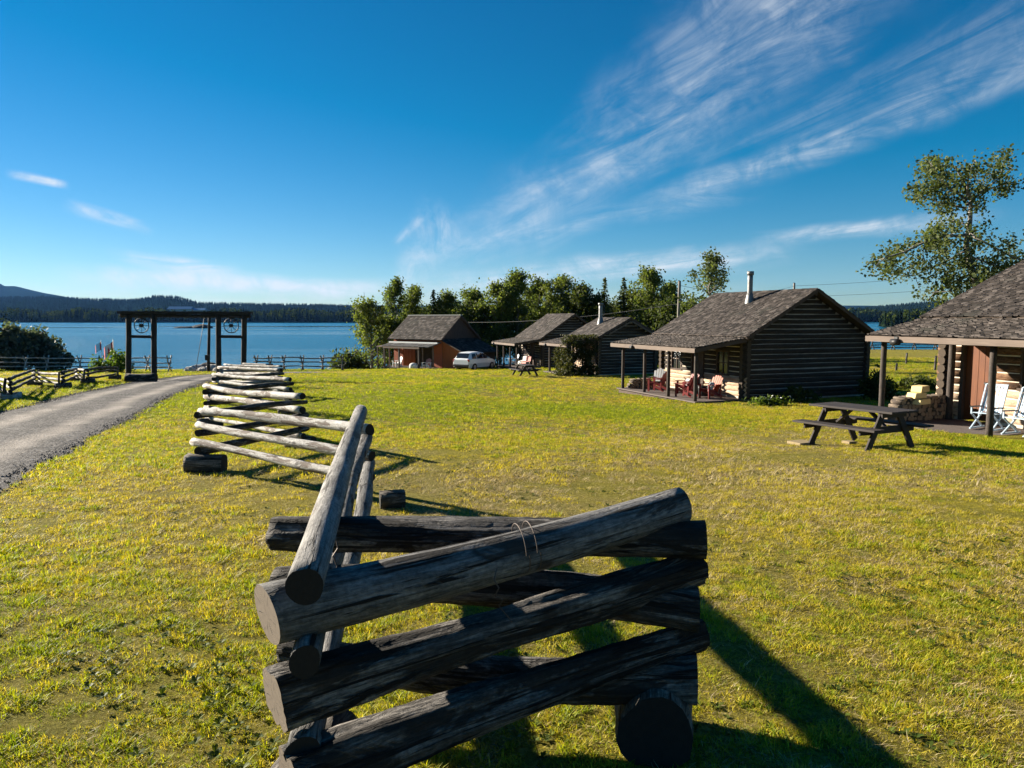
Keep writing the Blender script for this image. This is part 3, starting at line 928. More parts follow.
# wire lashings on the near top rail
def wire_loop(mbw, c, axis, r, turns=1.0, tube=.0022, tilt=.12):
    pts = []
    axis = Vector(axis).normalized(); x = axis.cross(Vector((0, 0, 1))).normalized(); y = x.cross(axis)
    for i in range(40):
        a = 2 * math.pi * turns * i / 39
        pts.append(c + x * math.cos(a) * r + y * math.sin(a) * r + axis * (tilt * math.sin(a * .5 + .4) * r + .02 * i / 39))
    for a, b in zip(pts[:-1], pts[1:]):
        mbw.log(a, b, tube, tube, 5, 1, 0, 0, 0, 0, False)
t0, t1 = P(267, 616, 2.30) - base, P(683, 504, 2.88) - base
for f_ in (.548, .575):
    mbw = MB(); wire_loop(mbw, t0.lerp(t1, f_), t1 - t0, .1 - .027 * f_ + .006, 1.0); mbw.build('wire', 'wire', fence)
c = P(502, 585, 2.5) - base
mbw = MB()
pts = [P(497, 568, 2.5), P(494, 580, 2.47), P(499, 588, 2.46), P(495, 596, 2.46), P(503, 600, 2.47), P(499, 606, 2.48), P(508, 617, 2.5), P(512, 622, 2.51)]
for a, b_ in zip(pts[:-1], pts[1:]):
    mbw.log(a - base, b_ - base, .0022, .0022, 5, 1, 0, 0, 0, 0, False)
mbw.build('wire', 'wire', fence)
mbw = MB()
pts = [P(335, 535, 2.9), P(338, 548, 2.88), P(333, 556, 2.87), P(337, 566, 2.86), P(334, 580, 2.84)]
for a, b_ in zip(pts[:-1], pts[1:]):
    mbw.log(a - base, b_ - base, .003, .003, 5, 1, 0, 0, 0, 0, False)
mbw.build('wire', 'wire', fence)

# ------------------------------------------------------------------ low fence left of the road
jl = [hit(-150, 430), hit(-50, 415), hit(-8, 392), hit(11, 399), hit(35, 385.5), hit(63, 388.5), hit(77, 381.5), hit(88, 383.5), hit(115, 379.5)]
b2 = jl[2].copy()
fl = thing('log_fence', 'low stacked log fence along the left edge of the gravel track', 'fence', b2)
for i in range(len(jl) - 1):
    p, q = jl[i], jl[i + 1]
    off = off2 = Vector((0, 0, 0))
    p = p + off; q = q + off2
    p.z = g(p.x, p.y); q.z = g(q.x, q.y)
    d = (q - p); d.z = 0; d.normalize()
    n_ = Vector((d.y, -d.x, 0))
    for k in range(3):
        zz = .19 + k * .2 + (.09 if i % 2 else 0)
        ms = WH if i % 2 == 0 else DK  # sun-facing panels take the lit white colour, the others the shaded one
        rail(p - d * .2 + Vector((0, 0, zz)), q + d * .2 + Vector((0, 0, zz + random.uniform(-.03, .03))), .06, .052, ms, fl, b2, seg=10, ring=.25)
    lying_block(q + Vector((0, 0, .1)), n_ if n_.y < 0 else -n_, .6, .14, ('rail_white', 'rail_end') if i == 2 else ('stump', 'rail_end_dark'), fl, b2)
    rail(q + n_ * .14 + Vector((0, 0, 0)), q + n_ * .14 + Vector((.03, 0, .7)), .05, .045, DK, fl, b2, seg=8, ring=.3, name='stake')

# ------------------------------------------------------------------ buck (jackleg) fences
def buck_fence(name, label, pts, H=1.15, sp=None, rails=(.95, .6, .3), mats=('rail', 'rail_end'), thick=.05):
    b0 = pts[0]
    e = thing(name, label, 'fence', b0)
    for i, p in enumerate(pts):
        d = (pts[min(i + 1, len(pts) - 1)] - pts[max(i - 1, 0)]); d.z = 0; d.normalize()
        n_ = Vector((d.y, -d.x, 0))
        for sgn in (-1, 1):
            rail(p + n_ * (.5 * sgn) + d * (.05 * sgn) - Vector((0, 0, .1)), p - n_ * (.28 * sgn) + d * (.05 * sgn) + Vector((0, 0, H + .1)), thick * 1.2, thick, mats, e, b0, seg=8, ring=.5, name='leg')
        # a sideways cross so the bucks also read along the fence
        if i < len(pts) - 1:
            q = pts[i + 1]
            for k, h in enumerate(rails):
                o = n_ * (.18 - .1 * k)
                rail(p - d * .2 + o + Vector((0, 0, h + random.uniform(-.03, .03))), q + d * .2 + o + Vector((0, 0, h + random.uniform(-.03, .03))), thick * 1.05, thick * .85, mats, e, b0, seg=8, ring=.6)
    return e
def gp(px, Y):
    x = (px - 512) / F * Y
    return Vector((x, Y, g(x, Y)))
buck_fence('buck_rail_fence', 'pale buck and rail fence in front of the dark lakeside bush', [gp(a, 56 + .01 * a) for a in (-90, -50, -10, 25, 46, 79, 101)], rails=(1.05, .68, .35), mats=('rail_white', 'rail_end'))
buck_fence('buck_rail_fence', 'pale buck and rail fence beside the left gate posts', [gp(a, 55.5) for a in (128, 147, 169)], rails=(1.05, .7, .35), mats=('rail_white', 'rail_end'))
buck_fence('buck_rail_fence', 'dark buck and rail fence along the shore right of the gate', [gp(a, 59) for a in (256, 270, 283.5, 302, 322, 342)], rails=(1.05, .7, .35), mats=('rail_mid', 'rail_end'))
buck_fence('buck_rail_fence', 'distant dark rail fence on the far edge of the meadow', [gp(a, 105.5) for a in (872, 893, 914, 935, 956, 980, 1004, 1028, 1060, 1090)], rails=(1.05, .7, .35), mats=('rail_dark', 'rail_end_dark'), thick=.07)
for k, (px, py, h) in enumerate(((896, 371, .55), (906, 364, .95), (935, 370, 1.05))):
    p = hit(px, py)
    mb = MB().log((0, 0, -.2), (.03, 0, h), .09, .075, 10, .3, .06)
    tag(mb.build('fence_post', ['rail_dark', 'rail_end_dark'], loc=p), ('short thick dark stub of a fence post in the meadow', 'thin dark fence post farthest out in the meadow', 'tall dark fence post in the meadow beside the near cabin wall')[k], 'fence post', 'posts standing in the meadow')

# ------------------------------------------------------------------ ranch gate
YG = 40.0
gx0 = P(186, 380, YG).x
gz = g(gx0, YG)
gate = thing('ranch_gate', 'tall dark timber ranch gate spanning the gravel track', 'gate', (gx0, YG, gz))
def gpos(px, py, dy=0):
    p = P(px, py, YG + dy); return Vector((p.x - gx0, dy, p.z - gz))
for px in (128.5, 153.8, 218.4, 243.2):
    p = gpos(px, 380); q = gpos(px + (.8 if px > 230 else 0), 314.5)
    MB().log((p.x, 0, g(p.x + gx0, YG) - gz - .25), (q.x, 0, q.z), .155, .14, 12, .4, .04, .02).build('post', ['gate', 'rail_end_dark'], gate)
l_, r_ = gpos(118.8, 312.4), gpos(252, 313.4)
MB().beam((l_.x, -.02, l_.z), (r_.x, -.02, r_.z + .02), .34, .15).build('beam', 'gate', gate)
l_, r_ = gpos(120.5, 315.6), gpos(250, 316.2)
MB().log((l_.x, 0, l_.z), (r_.x, 0, r_.z), .10, .09, 12, .4, .03).build('beam', ['gate', 'rail_end_dark'], gate)
for a, b_ in ((128.5, 153.8), (218.4, 243.2)):
    l_, r_ = gpos(a, 336.4), gpos(b_, 336.8)
    MB().log((l_.x, 0, l_.z), (r_.x, 0, r_.z), .085, .085, 10, .3, .03).build('crossbar', ['gate', 'rail_end_dark'], gate)
    c = gpos((a + b_) / 2 + .3, 325.6)
    mb = MB().ring((0, 0, 0), .40, .026, seg=30)
    wheel = mb.build('wagon_wheel', 'black', gate); wheel.location = c
    for k in range(8):
        an = k * math.pi / 4
        MB().log((.07 * math.cos(an), 0, .07 * math.sin(an)), (.39 * math.cos(an), 0, .39 * math.sin(an)), .016, .014, 6, 1, 0).build('spoke', 'black', wheel)
    MB().log((0, -.09, 0), (0, .09, 0), .1, .1, 14, .2, 0).build('hub', 'black', wheel)
    MB().log((0, 0, .38), (0, 0, l_.z * 0 + .58), .012, .012, 6, 1, 0).build('hanger', 'black', wheel)

# dark block beside the left gate posts
p = hit(141, 382)
mb = MB().log((-.75, 0, .2), (.75, .1, .2), .24, .22, 14, .2, .08)
tag(mb.build('fallen_log', ['rail_dark', 'rail_end_dark'], loc=p), 'dark log lying between the two left gate posts', 'log')

# pole, boulders and flags by the shore
p = gp(207.3, 55)
e = thing('lamp_pole', 'leaning wooden pole with guy line beyond the gate opening', 'pole', p)
t = P(209.3, 317, 55) - p
MB().log((0, 0, -.3), t, .13, .09, 12, .6, .03).build('pole_shaft', ['gate', 'rail_end_dark'], e)
MB().box((.1, -.25, 1.1), (.3, .25, .4)).build('meter_box', 'black', e)
MB().log((-1.0, .1, 0), (-.1, 0, 4.3), .02, .02, 6, 2, 0).build('guy_line', 'wire', e)
names = ['pale rounded boulder left of the leaning pole', 'small grey boulder at the foot of the leaning pole', 'flat grey boulder right of the leaning pole', 'low pale boulder nearest the gravel turnaround', 'dark lumpy boulder behind the leaning pole', 'small tan boulder between pole and right gate post']
def rock(loc, sx, sy, sz, mt, seed):
    rg = random.Random(seed)
    mb = MB(); seg, rings = 12, 6
    for j in range(rings + 1):
        th = math.pi * j / rings
        for i in range(seg):
            a = 2 * math.pi * i / seg
            q = Vector((math.sin(th) * math.cos(a), math.sin(th) * math.sin(a), math.cos(th)))
            k = 1 + .3 * mnoise.noise(q * 1.3 + Vector((seed, 0, 0))) + .12 * mnoise.noise(q * 3 + Vector((0, seed, 0)))
            mb.v.append(Vector((q.x * sx * k, q.y * sy * k, q.z * sz * k + sz * .5)))
    for j in range(rings):
        for i in range(seg):
            i2 = (i + 1) % seg
            mb.face([j * seg + i, (j + 1) * seg + i, (j + 1) * seg + i2, j * seg + i2], None, 0, 0, False)
    return mb.build('boulder', mt, loc=loc)
for k, (px, Y, s_) in enumerate(((196, 56.5, .55), (203, 55.5, .4), (213, 56, .6), (190, 56, .4), (208, 57.5, .7), (217, 55.2, .35))):
    tag(rock(gp(px, Y) - Vector((0, 0, .05)), s_ * 1.3, s_, s_ * .7, 'islet' if k == 4 else 'rock', k + 3), names[k], 'boulder', 'boulders round the turnaround')

def flag(px, pyt, pyb, Y, label, leaf):
    p = gp(px, Y)
    top = P(px, pyt, Y).z - p.z
    e = thing('flag', label, 'flag', p, R(-8))
    MB().log((0, 0, -.2), (0, 0, top + .1), .035, .025, 8, 2, 0).build('flagpole', 'metal', e)
    Hh = 1.05; L = 1.5
    def wave(u): return .13 * math.sin(u * 7) * u
    parts = (('red_panel', 0, .25, 'flag_red'), ('white_panel', .25, .75, 'flag_white'), ('red_panel', .75, 1, 'flag_red'))
    sag = .55
    for nm, a, b_, mt in parts:
        mb = MB(); n = 8
        for i in range(n + 1):
            u = a + (b_ - a) * i / n
            for s_ in (-.006, .006):
                for vv in (0, 1):
                    mb.v.append(Vector((-u * L * .62, wave(u) + s_, top - .05 - vv * Hh - sag * u * 1.1)))
        for i in range(n):
            o = i * 4
            mb.face([o, o + 1, o + 5, o + 4]); mb.face([o + 2, o + 6, o + 7, o + 3])
            mb.face([o, o + 4, o + 6, o + 2]); mb.face([o + 1, o + 3, o + 7, o + 5])
        for o in (0, n * 4):
            mb.face([o, o + 2, o + 3, o + 1])
        mb.build(nm, mt, e)
    if leaf:
        lf = [(0, .36), (.07, .22), (.15, .26), (.13, .08), (.24, .18), (.27, .1), (.36, .1), (.3, -.02), (.34, -.06), (.17, -.2), (.19, -.27), (.02, -.24), (.02, -.38)]
        lf = lf + [(-a, b_) for a, b_ in reversed(lf[1:])]
        for s_ in (-1, 1):
            mb = MB().prism([(-.5 * L * .62 + a * .62, top - .05 - Hh / 2 - sag * .55 + b_ * 1.0 - a * .4) for a, b_ in lf], wave(.5) + s_ * .014 - .003, wave(.5) + s_ * .014 + .003)
            mb.build('leaf_emblem', 'flag_red', e)
flag(447.5 * 0 + 113.6, 340.5, 368, 60, 'white and red flag with a leaf emblem on the right hand flagpole', True)
flag(101.5, 341, 360, 95, 'smaller faded red flag on the left hand flagpole near the shore', False)

# ------------------------------------------------------------------ cabins
TH = R(21)
def shakes(mb, x0, x1, z0, z1, y0, y1, ex=.2, wmin=.09, wmax=.22, thick=.028, mi=0, rg=random):
    """courses of wooden shakes on the plane from (x0,z0) low edge to (x1,z1) ridge, running along y"""
    sl = Vector((x1 - x0, 0, z1 - z0)); L = sl.length; sd_ = sl.normalized()
    nrm = Vector((-sd_.z, 0, sd_.x))
    if nrm.z < 0: nrm = -nrm
    n = int(L / ex) + 1
    for j in range(n):
        s0 = j * ex
        y = y0 + rg.uniform(-.05, 0)
        while y < y1:
            wdt = rg.uniform(wmin, wmax)
            if y + wdt > y1 + .02: wdt = max(.03, y1 - y)
            a = s0 + rg.uniform(-.03, .02); b_ = min(s0 + ex * 1.25, L)
            if a >= b_ - .02: break
            lift = .03 + rg.uniform(0, .012)
            tilt = -.026
            p = Vector((x0, 0, z0)) + sd_ * ((a + b_) / 2) + nrm * lift + Vector((0, y + wdt / 2, 0))
            yv = (sd_ * (b_ - a) + nrm * tilt).normalized()
            xv = Vector((0, 1, 0)); zv = xv.cross(yv)
            M3 = Matrix((xv, yv, zv)).transposed()
            mb.box(p, (wdt - .008, b_ - a, thick), M3, mi, rg.random())
            y += wdt
    return mb

def slab(mb, x0, z0, x1, z1, y0, y1, t=.05, mi=0):
    s_ = Vector((x1 - x0, 0, z1 - z0)).normalized(); n_ = Vector((-s_.z, 0, s_.x))
    if n_.z < 0: n_ = -n_
    return mb.prism([(x0, z0), (x1, z1), (x1 - n_.x * t, z1 - n_.z * t), (x0 - n_.x * t, z0 - n_.z * t)], y0, y1, mi)

def window(parent, x, y0, y1, z0, z1, face=-1, fm='brown_trim'):
    mb = MB(); t = .07
    xo = x
    mb.box((xo, (y0 + y1) / 2, z0), (.14, y1 - y0 + .16, t)); mb.box((xo, (y0 + y1) / 2, z1), (.13, y1 - y0 + .16, t))
    for y in (y0, y1):
        mb.box((xo, y, (z0 + z1) / 2), (.12, t, z1 - z0 - t))
    f_ = mb.build('window', fm, parent)
    mb = MB().box((xo + .02, (y0 + y1) / 2, (z0 + z1) / 2), (.02, y1 - y0 - t, z1 - z0 - t)); mb.build('pane', 'glass', f_)
    mb = MB().box((xo - .005, (y0 + y1) / 2, (z0 + z1) / 2), (.035, .035, z1 - z0 - t)); mb.box((xo - .005, (y0 + y1) / 2, (z0 + z1) / 2 + .003), (.034, y1 - y0 - t, .035)); mb.build('muntin', fm, f_)

def cabin(name, label, org, rot, Pd, W, L, floor, brk, eave, slope, posts, openings, doors=(), windows=(), wy0=.0, wy1=None, roof='shake', front='cabin_log', lower='cabin_log_tan', gable='cabin_log', sp=.21, chimney=None, over=.45, chink='chink', ro=.35, porch_y=None, floor_mat='deck', lamp=None, fasc='fascia', lit_h=9, corner_gap=0, fh=.17, pov=.2, ex=.2, ww=(.09, .22)):
    e = thing(name, label, 'cabin', org, rot)
    wy1 = L if wy1 is None else wy1
    py0, py1 = porch_y or (-.15, L + .15)
    r = sp * .54
    # floor
    mb = MB(); nb = 12
    for k in range(nb):
        bw = (Pd + .1) / nb
        mb.box((-.15 + bw * (k + .5), (py0 + py1) / 2, floor - .02 - .0005 * (k % 2)), (bw - .008, py1 - py0, .05))
    mb.build('porch_floor', floor_mat, e)
    mb = MB().box(((Pd - .1) / 2, (py0 + py1) / 2, floor - .2), (Pd, py1 - py0 - .1, .28)); mb.build('foundation', 'brown_trim', e)
    x0, x1 = Pd, Pd + W
    ridge_x = Pd + W / 2
    zl = brk - .12                   # wall top
    n = int((zl - floor) / sp)
    # front wall: cut by openings
    mb = MB()
    for k in range(n + 1):
        z = floor + .06 + r + k * sp
        segs = [(wy0 - .22, wy1 + .22)]
        for (a, b_, za, zb) in openings:
            if za < z < zb:
                ns = []
                for (s0, s1) in segs:
                    if b_ <= s0 or a >= s1: ns.append((s0, s1)); continue
                    if a > s0: ns.append((s0, a))
                    if b_ < s1: ns.append((b_, s1))
                segs = ns
        for s0, s1 in segs:
            mb.log((x0, s0, z), (x0, s1, z), r * random.uniform(.95, 1.04), r * random.uniform(.92, 1.02), 12, .5, .03, .01, 0 if (z > lit_h) else 3)  # tan logs paint the sunlit band, darker logs above paint the porch shade
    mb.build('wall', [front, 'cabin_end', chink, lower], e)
    mb = MB()
    zz0, zz1 = floor, floor + .06 + n * sp + r
    ys = sorted(openings, key=lambda t: t[0]); cur = wy0
    for (a, b_, za, zb) in ys:
        mb.box((x0, (cur + a) / 2, (zz0 + zz1) / 2), (r * 1.15, a - cur, zz1 - zz0))
        if za > zz0 + .05: mb.box((x0, (a + b_) / 2, (zz0 + za) / 2), (r * 1.14, b_ - a, za - zz0))
        if zb < zz1 - .05: mb.box((x0, (a + b_) / 2, (zz1 + zb) / 2), (r * 1.14, b_ - a, zz1 - zb))
        cur = b_
    mb.box((x0, (cur + wy1) / 2, (zz0 + zz1) / 2), (r * 1.15, wy1 - cur, zz1 - zz0))
    mb.build('chinking', chink + '_light' if chink == 'chink' and lit_h < 5 else chink, e)
    # back wall
    mb = MB()
    for k in range(n + 1):
        z = floor + .06 + r + k * sp
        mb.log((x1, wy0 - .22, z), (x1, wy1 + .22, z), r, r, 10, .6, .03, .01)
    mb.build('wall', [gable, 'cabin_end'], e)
    MB().box((x1, (wy0 + wy1) / 2, (zz0 + zz1) / 2), (r * 1.15, wy1 - wy0, zz1 - zz0)).build('chinking', chink, e)
    # gables
    def roof_z(x):
        return brk + slope * ((x - (x0 - ro)) if x < ridge_x else ((x1 + ro) - x))
    peak = roof_z(ridge_x - 1e-6)
    for yy in (wy0, wy1):
        mb = MB(); z = floor + .06 + r + sp * .5 - sp
        if z - r < floor - .1: z += sp * .5 if False else 0
        while z < peak - .2:
            t = z + r + .05
            if t <= roof_z(x0):
                a, b_ = x0 - .22, x1 + .22
            else:
                hw = (peak - t) / slope
                a, b_ = max(x0 - .22, ridge_x - hw), min(x1 + .22, ridge_x + hw)
            if b_ - a > .15:
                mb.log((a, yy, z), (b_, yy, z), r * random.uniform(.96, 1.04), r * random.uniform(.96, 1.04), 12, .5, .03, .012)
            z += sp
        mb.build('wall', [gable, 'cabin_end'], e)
        mb = MB().prism([(x0, floor - .1), (x1, floor - .1), (x1, roof_z(x1) - .12), (ridge_x, peak - .15), (x0, roof_z(x0) - .12)], yy - r * .56, yy + r * .56)
        mb.build('chinking', chink, e)
    # main roof
    ya, yb = wy0 - over, wy1 + over
    mb = MB()
    slab(mb, x0 - ro, brk, ridge_x, peak, ya, yb, .06, 1)
    slab(mb, x1 + ro, brk, ridge_x + .001, peak, ya, yb, .06, 1)
    shakes(mb, x0 - ro - .02, ridge_x, brk, peak, ya - .03, yb + .03, ex=ex, wmin=ww[0], wmax=ww[1])
    shakes(mb, x1 + ro + .02, ridge_x, brk, peak, ya - .03, yb + .03, ex=.24, wmin=.2, wmax=.4)
    y = ya
    while y < yb:                          # ridge caps
        l_ = .45
        for sg in (-1, 1):
            mb.beam((ridge_x + sg * .075, y, peak + .045 - .075 * slope), (ridge_x + sg * .075, min(yb, y + l_), peak + .055 - .075 * slope), .18, .022, 0, (sg * slope, 0, 1))
        y += l_ * .93
    mb.build('roof', [roof, 'soffit'], e)
    # barge boards on the gable ends
    mb = MB()
    for y in (ya - .045, yb + .045):
        for (xa, xb) in ((x0 - ro, ridge_x), (x1 + ro, ridge_x)):
            mb.beam((xa, y, brk - .03), (xb, y, peak - .03), .03, .14, 0, (0, 0, 1))
    mb.build('barge_board', 'brown_trim', e)
    for xx in (x0, x1, ridge_x):
        z = roof_z(xx) - .2 - (0 if xx == ridge_x else .02)
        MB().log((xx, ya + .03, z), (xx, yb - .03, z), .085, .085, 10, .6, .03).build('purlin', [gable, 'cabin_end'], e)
    # porch roof
    if eave is not None:
        pe = -.32
        mb = MB()
        xb = x0 - ro * .75
        slab(mb, pe, eave, xb, brk - .03, py0 - pov, py1 + pov, .05, 1)
        shakes(mb, pe - .02, xb, eave, brk - .028, py0 - pov - .02, py1 + pov + .02, ex=ex * .85, wmin=ww[0], wmax=ww[1])
        mb.build('porch_roof', [roof, 'soffit'], e)
        mb = MB().box((pe - .045, (py0 + py1) / 2, eave - fh / 2), (.04, py1 - py0 + 2 * pov + .06, fh))
        mb.build('fascia', fasc, e)
        mb = MB()
        for y in (py0 - pov - .015, py1 + pov + .015):
            mb.beam((pe - .02, y, eave - .09), (xb, y, brk - .09), .03, .15)
        mb.build('barge_board', 'brown_trim', e)
        mb = MB().log((.0, py0 + .02, eave - .1), (.0, py1 - .02, eave - .1), .075, .07, 10, .6, .03)
        mb.build('porch_beam', ['post', 'cabin_end'], e)
        mb = MB().beam((xb - .05, ya, brk + .055), (xb - .05, yb, brk + .055), .15, .02, 0, (0, 0, 1)); mb.build('flashing', fasc, e)
    for y in posts:
        MB().log((0.0, y, floor - .1), (0, y, (eave or 2.1) - .12), .075, .07, 12, .4, .03).build('porch_post', ['post', 'cabin_end'], e)
    for (a, b_, za, zb, mt) in doors:
        mb = MB(); nb = 4
        for k in range(nb):
            bw = (b_ - a - .1) / nb
            mb.box((x0 - .02, a + .05 + bw * (k + .5), (za + zb) / 2), (.05, bw - .012, zb - za - .06))
        d = mb.build('door', mt, e)
        mb = MB()
        mb.box((x0 - .03, a, (za + zb) / 2), (.2, .1, zb - za)); mb.box((x0 - .03, b_, (za + zb) / 2), (.2, .1, zb - za)); mb.box((x0 - .03, (a + b_) / 2, zb + .03), (.2, b_ - a + .2, .1))
        mb.build('door_frame', 'brown_trim', e)
        MB().log((x0 - .1, a + .16, za + 1.0), (x0 - .04, a + .16, za + 1.0), .03, .03, 10, .1, 0).build('handle', 'black', d)
    for (a, b_, za, zb) in windows:
        window(e, x0 - .04, a, b_, za, zb)
    if chimney:
        cx, cyy, h, rad = chimney
        zb = roof_z(cx)
        fl_ = MB(); fl_.log((cx, cyy, zb - .12), (cx, cyy, zb + .42), rad * 2.0, rad * 1.12, 18, .1, 0)
        ch = MB().log((cx, cyy, zb - .2), (cx, cyy, zb + h), rad, rad, 18, .3, 0).build('chimney', 'metal', e)
        fl_.build('flashing', 'metal', ch)
        MB().log((cx, cyy, zb + h - .05), (cx, cyy, zb + h + .12), rad * 1.3, rad * 1.3, 18, .2, 0).build('cap', 'metal', ch)
        MB().ring((cx, cyy, zb + .36), rad * 1.15, .02, Matrix.Rotation(R(90), 3, 'X'), 18, 6).build('collar', 'metal', ch)
    if lamp is not None:
        mb = MB().log((-.42, lamp, eave - .13), (-.42, lamp + .22, eave - .13), .075, .075, 12, .1, 0).box((-.385, lamp + .11, eave - .05), (.05, .1, .1))
        mb.build('lamp', 'black', e)
    return e

def loc_at(e, x, y, z):
    c, s_ = math.cos(e.rotation_euler.z), math.sin(e.rotation_euler.z)
    return Vector((e.location.x + x * c - y * s_, e.location.y + x * s_ + y * c, e.location.z + z))

# middle cabin
o4 = Vector((7.45, 29.0, g(7.45, 29.0)))
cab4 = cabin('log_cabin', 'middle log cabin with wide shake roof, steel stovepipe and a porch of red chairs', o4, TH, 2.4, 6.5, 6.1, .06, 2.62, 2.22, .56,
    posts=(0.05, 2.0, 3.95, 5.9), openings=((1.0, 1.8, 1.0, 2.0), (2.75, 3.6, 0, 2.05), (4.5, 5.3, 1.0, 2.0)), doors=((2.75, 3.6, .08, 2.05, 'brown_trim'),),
    windows=((1.0, 1.8, 1.0, 2.0), (4.5, 5.3, 1.0, 2.0)), chimney=(4.75, 2.73, 1.3, .118), lit_h=1.02, lamp=4.3, ex=.16, ww=(.08, .18))
# ivy cabin
o3 = Vector((3.9, 49.4, g(3.9, 49.4)))
cab3 = cabin('log_cabin', 'small log cabin with vine covered porch corner and steel stovepipe', o3, TH, 2.3, 4.5, 3.9, .06, 2.6, 2.15, .52,
    posts=(0.05, 1.6, 3.2), openings=((1.2, 2.0, 0, 2.0), (2.7, 3.4, 1.0, 1.9)), doors=((1.2, 2.0, .08, 2.0, 'brown_trim'),), windows=((2.7, 3.4, 1.0, 1.9),), chimney=(3.75, 2.5, 1.4, .14), lamp=3.0, roof='shake')
mb = MB()
for y in (-.6,):
    for sg in (-1, 1):
        mb.beam((4.55 + sg * .02, y, 3.72), (4.55 + sg * 1.75, y, 2.84), .03, .1)
mb.build('gable_trim', 'fascia', cab3)
# cabin beyond
o2 = Vector((.42, 60.0, g(.42, 60.0)))
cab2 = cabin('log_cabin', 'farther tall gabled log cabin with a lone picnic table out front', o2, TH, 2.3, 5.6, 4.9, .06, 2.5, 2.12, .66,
    posts=(0.05, 1.6, 3.2, 4.8), openings=((1.6, 2.4, 0, 2.0), (3.2, 4.2, 1.0, 1.9)), doors=((1.6, 2.4, .08, 2.0, 'brown_trim'),), windows=((3.2, 4.2, 1.0, 1.9),), lit_h=.85, lamp=4.6)
# near right cabin
T5 = R(18.5)
P1 = Vector((9.66, 18.7, 0)); ax_ = Vector((-math.sin(T5), math.cos(T5), 0))
q = P1 - ax_ * 6.0
o5 = Vector((q.x, q.y, -1.08))
cab5 = cabin('log_cabin', 'nearest log cabin at the right edge with pale folding chairs on its porch', o5, T5, 2.2, 7.4, 6.0, .05, 2.74, 2.27, .43,
    posts=(0.0, 3.0, 6.0), openings=((2.7, 3.9, 1.0, 2.05), (4.65, 5.45, 0, 2.1)), doors=((4.65, 5.45, .07, 2.1, 'door'),), windows=((2.7, 3.9, 1.0, 2.05),),
    front='cabin_log_red', lower='cabin_log_tan', lit_h=.95, lamp=5.15, floor_mat='deck', porch_y=(-.2, 6.1), over=.18, ro=.75, fh=.14, pov=.12, ex=.135, ww=(.07, .17))
MB().log((1.9, 5.62, .05), (1.9, 5.62, 2.5), .085, .08, 12, .4, .03).build('porch_post', ['post', 'cabin_end'], cab5)

# ------------------------------------------------------------------ red barn
ph = R(-37)
dB = 67.5
pr = P(442, 369, dB)
oB = Vector((pr.x, dB, g(pr.x, dB) + .0))
# local x along the front (to the right), local y into the barn, origin at the right front corner
barn = thing('red_barn', 'red board barn with grey shake roof, open porch and right hand lean-to', 'barn', oB, ph)
LB, DB, HB, RB = 6.4, 4.9, 2.95, 4.95
def boards(mb, p0, p1, z0, z1, w_=.2, t=.03, ztop=None, mi=0):
    p0 = Vector(p0); p1 = Vector(p1); d = p1 - p0; n = max(1, int(d.length / w_)); u = d.normalized()
    for k in range(n):
        a = p0 + d * (k / n); b_ = p0 + d * ((k + 1) / n)
        zt = ztop((a + b_) / 2) if ztop else z1
        c = (a + b_) / 2
        M3 = Matrix((u, Vector((-u.y, u.x, 0)), Vector((0, 0, 1)))).transposed()
        mb.box((c.x, c.y, (z0 + zt) / 2), (d.length / n - .012, t + .006 * (k % 2), zt - z0), M3, mi)
    return mb
mb = boards(MB(), (-LB, 0, 0), (-LB + 1.3, 0, 0), -.2, HB); boards(mb, (-LB + 1.3, 0, 0), (0, 0, 0), 2.05, HB)
boards(mb, (-1.0, 0, 0), (0, 0, 0), -.2, 2.04)
mb.build('wall', 'red_board', barn)
mb = boards(MB(), (-LB + 1.35, 1.6, 0), (-1.05, 1.6, 0), -.2, HB); mb.build('wall', 'brown_trim', barn)
mb = boards(MB(), (0, .02, 0), (0, DB, 0), -.2, HB, ztop=lambda p: HB + (RB - HB) * (1 - abs(p.y - DB / 2) / (DB / 2)) - .1); mb.build('wall', 'brown_trim', barn)
mb = boards(MB(), (-LB, .02, 0), (-LB, DB, 0), -.2, HB, ztop=lambda p: HB + (RB - HB) * (1 - abs(p.y - DB / 2) / (DB / 2)) - .1); mb.build('wall', 'red_board', barn)
mb = boards(MB(), (-LB, DB, 0), (0, DB, 0), -.2, HB); mb.build('wall', 'red_board', barn)
# roof (built along a rotated frame: ridge runs along local x)
def shakes_x(mb, y0, y1, z0, z1, xa, xb, **kw):
    t = MB(); shakes(t, y0, y1, z0, z1, xa, xb, **kw)
    o = len(mb.v)
    for p in t.v: mb.v.append(Vector((p.y, p.x, p.z)))
    for f_, uv_, mi_, r_ in zip(t.f, t.uv, t.mi, t.rnd):
        mb.face([o + i for i in reversed(f_)], list(reversed(uv_)), mi_, r_)
mb = MB()
shakes_x(mb, -.45, DB / 2, HB - .28, RB, -LB - .35, .35, ex=.25, wmin=.15, wmax=.35)
shakes_x(mb, DB + .45, DB / 2, HB - .28, RB, -LB - .35, .35, ex=.25, wmin=.15, wmax=.35)
def slab_x(mb, y0, z0, y1, z1, xa, xb, t=.06, mi=1):
    mb2 = MB(); slab(mb2, y0, z0, y1, z1, xa, xb, t)
    o = len(mb.v)
    for p in mb2.v: mb.v.append(Vector((p.y, p.x, p.z)))
    for f_ in mb2.f: mb.face([o + i for i in reversed(f_)], None, mi)
slab_x(mb, -.45, HB - .28, DB / 2, RB, -LB - .33, .33); slab_x(mb, DB + .45, HB - .28, DB / 2, RB, -LB - .33, .33)
mb.build('roof', ['shake', 'soffit'], barn)
mb = MB(); mb.beam((-LB - .36, DB / 2, RB + .06), (.36, DB / 2, RB + .06), .3, .04); mb.build('ridge_cap', 'pale_tin', barn)
mb = MB()
